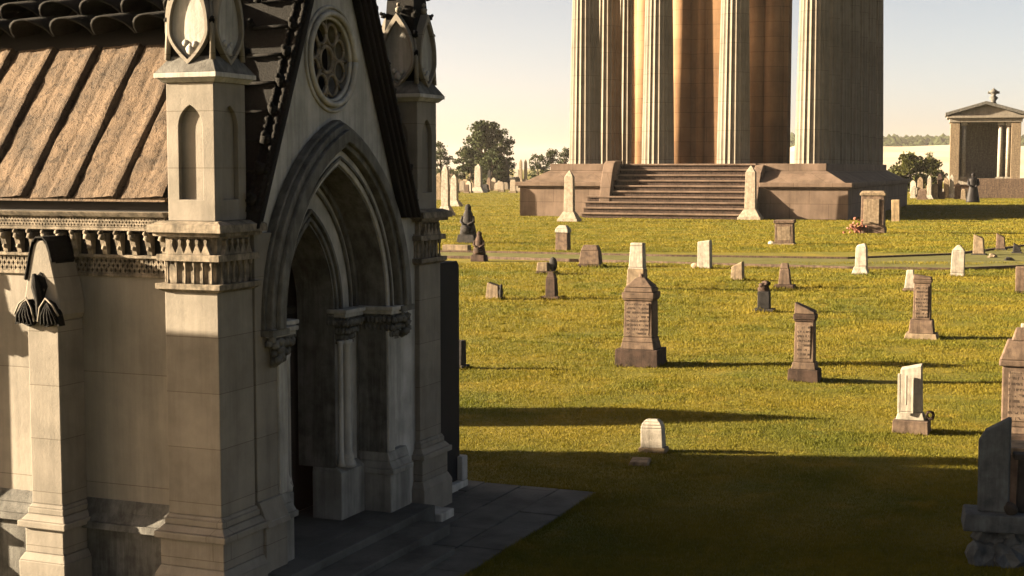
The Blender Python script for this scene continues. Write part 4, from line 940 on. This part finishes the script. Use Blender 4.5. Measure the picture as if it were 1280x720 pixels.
# ------------------------------------------------------------------ trees
def tree(label, px, D, top_py, wpx, mat=LEAF, name='broadleaf_tree', shape=0, n=3600, seed=1, low=.22, group='trees beyond the graves'):
    rg = np.random.default_rng(seed); random.seed(seed)
    x = (px - 640) / F * D; zt = H + (210 - top_py) / F * D; Wm = wpx / F * D
    t_ = thing(name, label, 'tree', (x, D, 0), 0, group)
    tr = MB(); tr.tube([(0, 0, 0), (.15, 0, zt * .3), (-.1, .1, zt * .6), (.05, 0, zt * .9)], [.035 * zt, .028 * zt, .018 * zt, .005 * zt], 8)
    cl = []
    nc = 56
    for i in range(nc):
        t = random.random(); z = zt * (low + (.97 - low) * t)
        rad = Wm * .5 * (math.sin(PI * min(1, (.18 + .78 * t))) ** .7 if shape == 0 else (1.05 - .8 * t)) * random.uniform(.35, .92)
        a = random.uniform(0, 2 * PI); c = (rad * math.cos(a), rad * math.sin(a), z); cl.append((c, Wm * random.uniform(.10, .18)))
        if i < 18: tr.tube([(0, 0, z * .7), (c[0] * .5, c[1] * .5, z * .82), c], [.010 * zt, .007 * zt, .003 * zt], 5)
    tr.build('trunk', BARK, t_)
    vs = []; fs = []
    per = n // nc; s0 = Wm * .026
    for (c, r) in cl:
        q = rg.normal(size=(per, 3)); q /= np.linalg.norm(q, axis=1)[:, None]; q *= (rg.random((per, 1)) ** .45) * r * np.array([[1.25, 1.25, .75]])
        q += np.array(c)
        a1 = rg.normal(size=(per, 3)); a1 /= np.linalg.norm(a1, axis=1)[:, None]; b1 = np.cross(a1, rg.normal(size=(per, 3))); b1 /= np.linalg.norm(b1, axis=1)[:, None]
        s = s0 * rg.uniform(.6, 1.5, (per, 1))
        for sg in ((-1, -1), (1, -1), (1, 1), (-1, 1)): vs.append(q + a1 * s * sg[0] + b1 * s * sg[1] * .7)
        del a1
    V = []; Fc = []
    for i in range(0, len(vs), 4):
        o_ = len(V); quad = np.stack(vs[i:i + 4], 1).reshape(-1, 3); V += quad.tolist(); Fc += [(o_ + 4 * j, o_ + 4 * j + 1, o_ + 4 * j + 2, o_ + 4 * j + 3) for j in range(per)]
    m = MB(); m.add(V, Fc); m.build('crown', mat, t_)
    return t_
tree('big dark tree rising highest above the far left graves', 607, 290, 150, 50, seed=3, n=5200)
tree('dark tree with open right side leaning out from the big tree', 627, 300, 162, 34, seed=5, n=3000)
tree('dense dark tree low at the left of the big tree', 580, 280, 182, 34, seed=8, n=3600, low=.1)
tree('dark tree partly hidden by the right pinnacle of the mausoleum', 551, 285, 173, 26, seed=9, n=3000, low=.1)
tree('low dark tree under the right half of the big tree', 615, 275, 190, 44, seed=13, n=3600, low=.08)
tree('small rounded tree midway between the big tree and the temple', 672, 310, 190, 26, seed=21, n=2400, low=.1)
tree('small rounded tree next to the left temple columns', 690, 310, 186, 24, seed=22, n=2400, low=.1)
tree('small tree partly hidden by the left temple column', 706, 315, 184, 24, seed=23, n=2400, low=.1)
tree('bright green bushy tree right of the temple plinth', 1136, 250, 193, 50, LEAFB, 'bush_tree', seed=31, n=4000, low=.05, group='bushes right of the temple')
tree('lower green bush between the bright bush and the pavilion tomb', 1163, 255, 198, 34, LEAFB, 'bush_tree', seed=32, n=3000, low=.05, group='bushes right of the temple')
tree('yellowish bush rising behind the other two bushes', 1160, 300, 190, 18, LEAFB, 'bush_tree', seed=33, n=1800, low=.05, group='bushes right of the temple')

# ------------------------------------------------------------------ grass blades on the nearer lawn
def blades(name='grass', n=620000, D0=13.5, D1=62.0, zone=0):
    # more blades near the camera; sample in distance with falling density
    t = rng.random(n)
    D = 1 / (1 / D0 ** .6 + t * (1 / D1 ** .6 - 1 / D0 ** .6)) ** (1 / .6)
    a = rng.uniform(-.10, .37, n); X = a * D; Y = D
    # leave the paving and the mausoleum free
    du = (X - CO[0]) * CU[0] + (Y - CO[1]) * CU[1]; dv = (X - CO[0]) * CV[0] + (Y - CO[1]) * CV[1]
    keep = ~((dv > -1.50) & (dv < 1.6) & (du < 5.94)) & ~((dv > 0) & (du < 5.0))
    # leave the path free
    tp = at(640, 316).y; bt_ = at(700, 327).y
    keep &= ((D < bt_ - .3) if zone == 0 else (D > tp + .3))
    X, Y = X[keep], Y[keep]
    tall = np.zeros(len(X))
    if zone == 0:
        ex = []; ey = []
        for (fx, fy, hw, hd, yw_) in FEET:
            if fy > 62 or fy < 13: continue
            m_ = int(260 * (hw + hd)) + 60; t_ = rng.uniform(0, 4, m_); side = t_.astype(int); u_ = (t_ - side) * 2 - 1; j_ = rng.exponential(.035, m_)
            lx = np.where(side % 2 == 0, u_ * (hw + .02), np.where(side == 1, hw + j_, -hw - j_)); ly = np.where(side % 2 == 1, u_ * (hd + .02), np.where(side == 0, -hd - j_, hd + j_))
            c_, s_ = math.cos(yw_), math.sin(yw_); ex.append(fx + lx * c_ - ly * s_); ey.append(fy + lx * s_ + ly * c_)
        # scattered taller tufts and weeds
        cx_ = rng.uniform(-1, 12, 420); cy_ = rng.uniform(14, 50, 420)
        for a_, b_ in zip(cx_, cy_):
            m_ = rng.integers(14, 46); ex.append(a_ + rng.normal(0, .05, m_)); ey.append(b_ + rng.normal(0, .05, m_))
        ex = np.concatenate(ex); ey = np.concatenate(ey)
        # grass creeping over the edge of the paving
        u_ = np.concatenate([rng.uniform(-2, 5.95, 5200), 5.935 + rng.exponential(.03, 1500)]); v_ = np.concatenate([-1.505 - rng.exponential(.03, 5200), rng.uniform(-1.5, 1.5, 1500)])
        gx_ = CO[0] + CU[0] * u_ + CV[0] * v_; gy_ = CO[1] + CU[1] * u_ + CV[1] * v_
        du = (ex - CO[0]) * CU[0] + (ey - CO[1]) * CU[1]; dv = (ex - CO[0]) * CV[0] + (ey - CO[1]) * CV[1]
        kk = ~((dv > -1.5) & (du < 5.93) & (dv < 1.6)) & ~((dv > 0) & (du < 5.0)) & (ey < bt_ - .3)
        tall = np.concatenate([tall, np.ones(kk.sum() + len(gx_))]); X = np.concatenate([X, ex[kk], gx_]); Y = np.concatenate([Y, ey[kk], gy_])
    n = len(X)
    Z = np.array([gz(float(x), float(y)) for x, y in zip(X[::1], Y[::1])]) if n < 900000 else 0
    patch = np.sin(X * 2.1 + np.sin(Y * 1.3)) * np.cos(Y * 1.7 + np.sin(X * .9) * 2)
    h = rng.uniform(.015, .042, n) * (1 + .35 * patch); sc_ = np.clip(Y / 22, .8, 8); wd = rng.uniform(.004, .008, n) * sc_; h = h * np.clip(Y / 26, .85, 2.2) * (1 + tall * rng.uniform(.2, 1.4, n))
    th = rng.uniform(0, 2 * PI, n); ln = rng.uniform(.1, .8, n) * h; lt = rng.uniform(0, 2 * PI, n)
    V = np.empty((n, 3, 3)); V[:, 0, 0] = X - wd * np.cos(th); V[:, 0, 1] = Y - wd * np.sin(th); V[:, 1, 0] = X + wd * np.cos(th); V[:, 1, 1] = Y + wd * np.sin(th)
    V[:, 0, 2] = V[:, 1, 2] = Z - .004; V[:, 2, 0] = X + ln * np.cos(lt); V[:, 2, 1] = Y + ln * np.sin(lt); V[:, 2, 2] = Z + h
    me = bpy.data.meshes.new('grass'); me.vertices.add(3 * n); me.vertices.foreach_set('co', V.reshape(-1)); me.loops.add(3 * n); me.loops.foreach_set('vertex_index', np.arange(3 * n, dtype=np.int32))
    me.polygons.add(n); me.polygons.foreach_set('loop_start', np.arange(0, 3 * n, 3, dtype=np.int32)); me.update(calc_edges=True); me.materials.append(BLADE)
    o = bpy.data.objects.new(name, me); C.objects.link(o); o['kind'] = 'stuff'
blades()
blades('grass', 380000, 62.0, 240.0, 1)

# ------------------------------------------------------------------ haze
HAZE = .00006
if HAZE:
    m = bpy.data.materials.new('haze'); m.use_nodes = True; nt = m.node_tree
    for n_ in list(nt.nodes): nt.nodes.remove(n_)
    o = nt.nodes.new('ShaderNodeOutputMaterial'); v_ = nt.nodes.new('ShaderNodeVolumePrincipled'); v_.inputs['Density'].default_value = HAZE; v_.inputs['Color'].default_value = (.96, .92, .86, 1); v_.inputs['Anisotropy'].default_value = .3
    nt.links.new(v_.outputs[0], o.inputs['Volume'])
    hz = MB(); hz.box(-4100, 4100, -400, 5100, -3, 70); ho = hz.build('haze', m); ho['kind'] = 'stuff'

# ------------------------------------------------------------------ light
SE, SAZ = R(15), R(176)        # the sun's elevation, and its direction in the ground plane seen from the origin (0 = +X)
sd = Vector((math.cos(SAZ) * math.cos(SE), math.sin(SAZ) * math.cos(SE), math.sin(SE)))
sl = bpy.data.lights.new('sun', 'SUN'); sl.energy = 4.8; sl.angle = R(.6); sl.color = (1.0, .79, .53)
so = bpy.data.objects.new('sun', sl); C.objects.link(so); so.rotation_euler = sd.to_track_quat('Z', 'Y').to_euler(); so.location = (-40, 0, 30)
w = bpy.data.worlds.new('World'); sc.world = w; w.use_nodes = True; nt = w.node_tree; bg = nt.nodes['Background']
sky = nt.nodes.new('ShaderNodeTexSky'); sky.sky_type = 'NISHITA'; sky.sun_disc = False; sky.sun_elevation = SE
sky.sun_rotation = math.atan2(sd.x, sd.y); sky.air_density = 0.3; sky.dust_density = 2.0; sky.ozone_density = 1.0; sky.altitude = 50
mx = nt.nodes.new('ShaderNodeMix'); mx.data_type = 'RGBA'; mx.blend_type = 'MULTIPLY'; mx.inputs[0].default_value = 1; mx.inputs[7].default_value = (.955, .712, .465, 1)
nt.links.new(sky.outputs[0], mx.inputs[6]); nt.links.new(mx.outputs[2], bg.inputs[0]); bg.inputs[1].default_value = .05
sc.view_settings.view_transform = 'Standard'; sc.view_settings.look = 'None'; sc.view_settings.gamma = 1; sc.view_settings.exposure = 3.4
sc.cycles.volume_bounces = 0; sc.cycles.max_bounces = 6
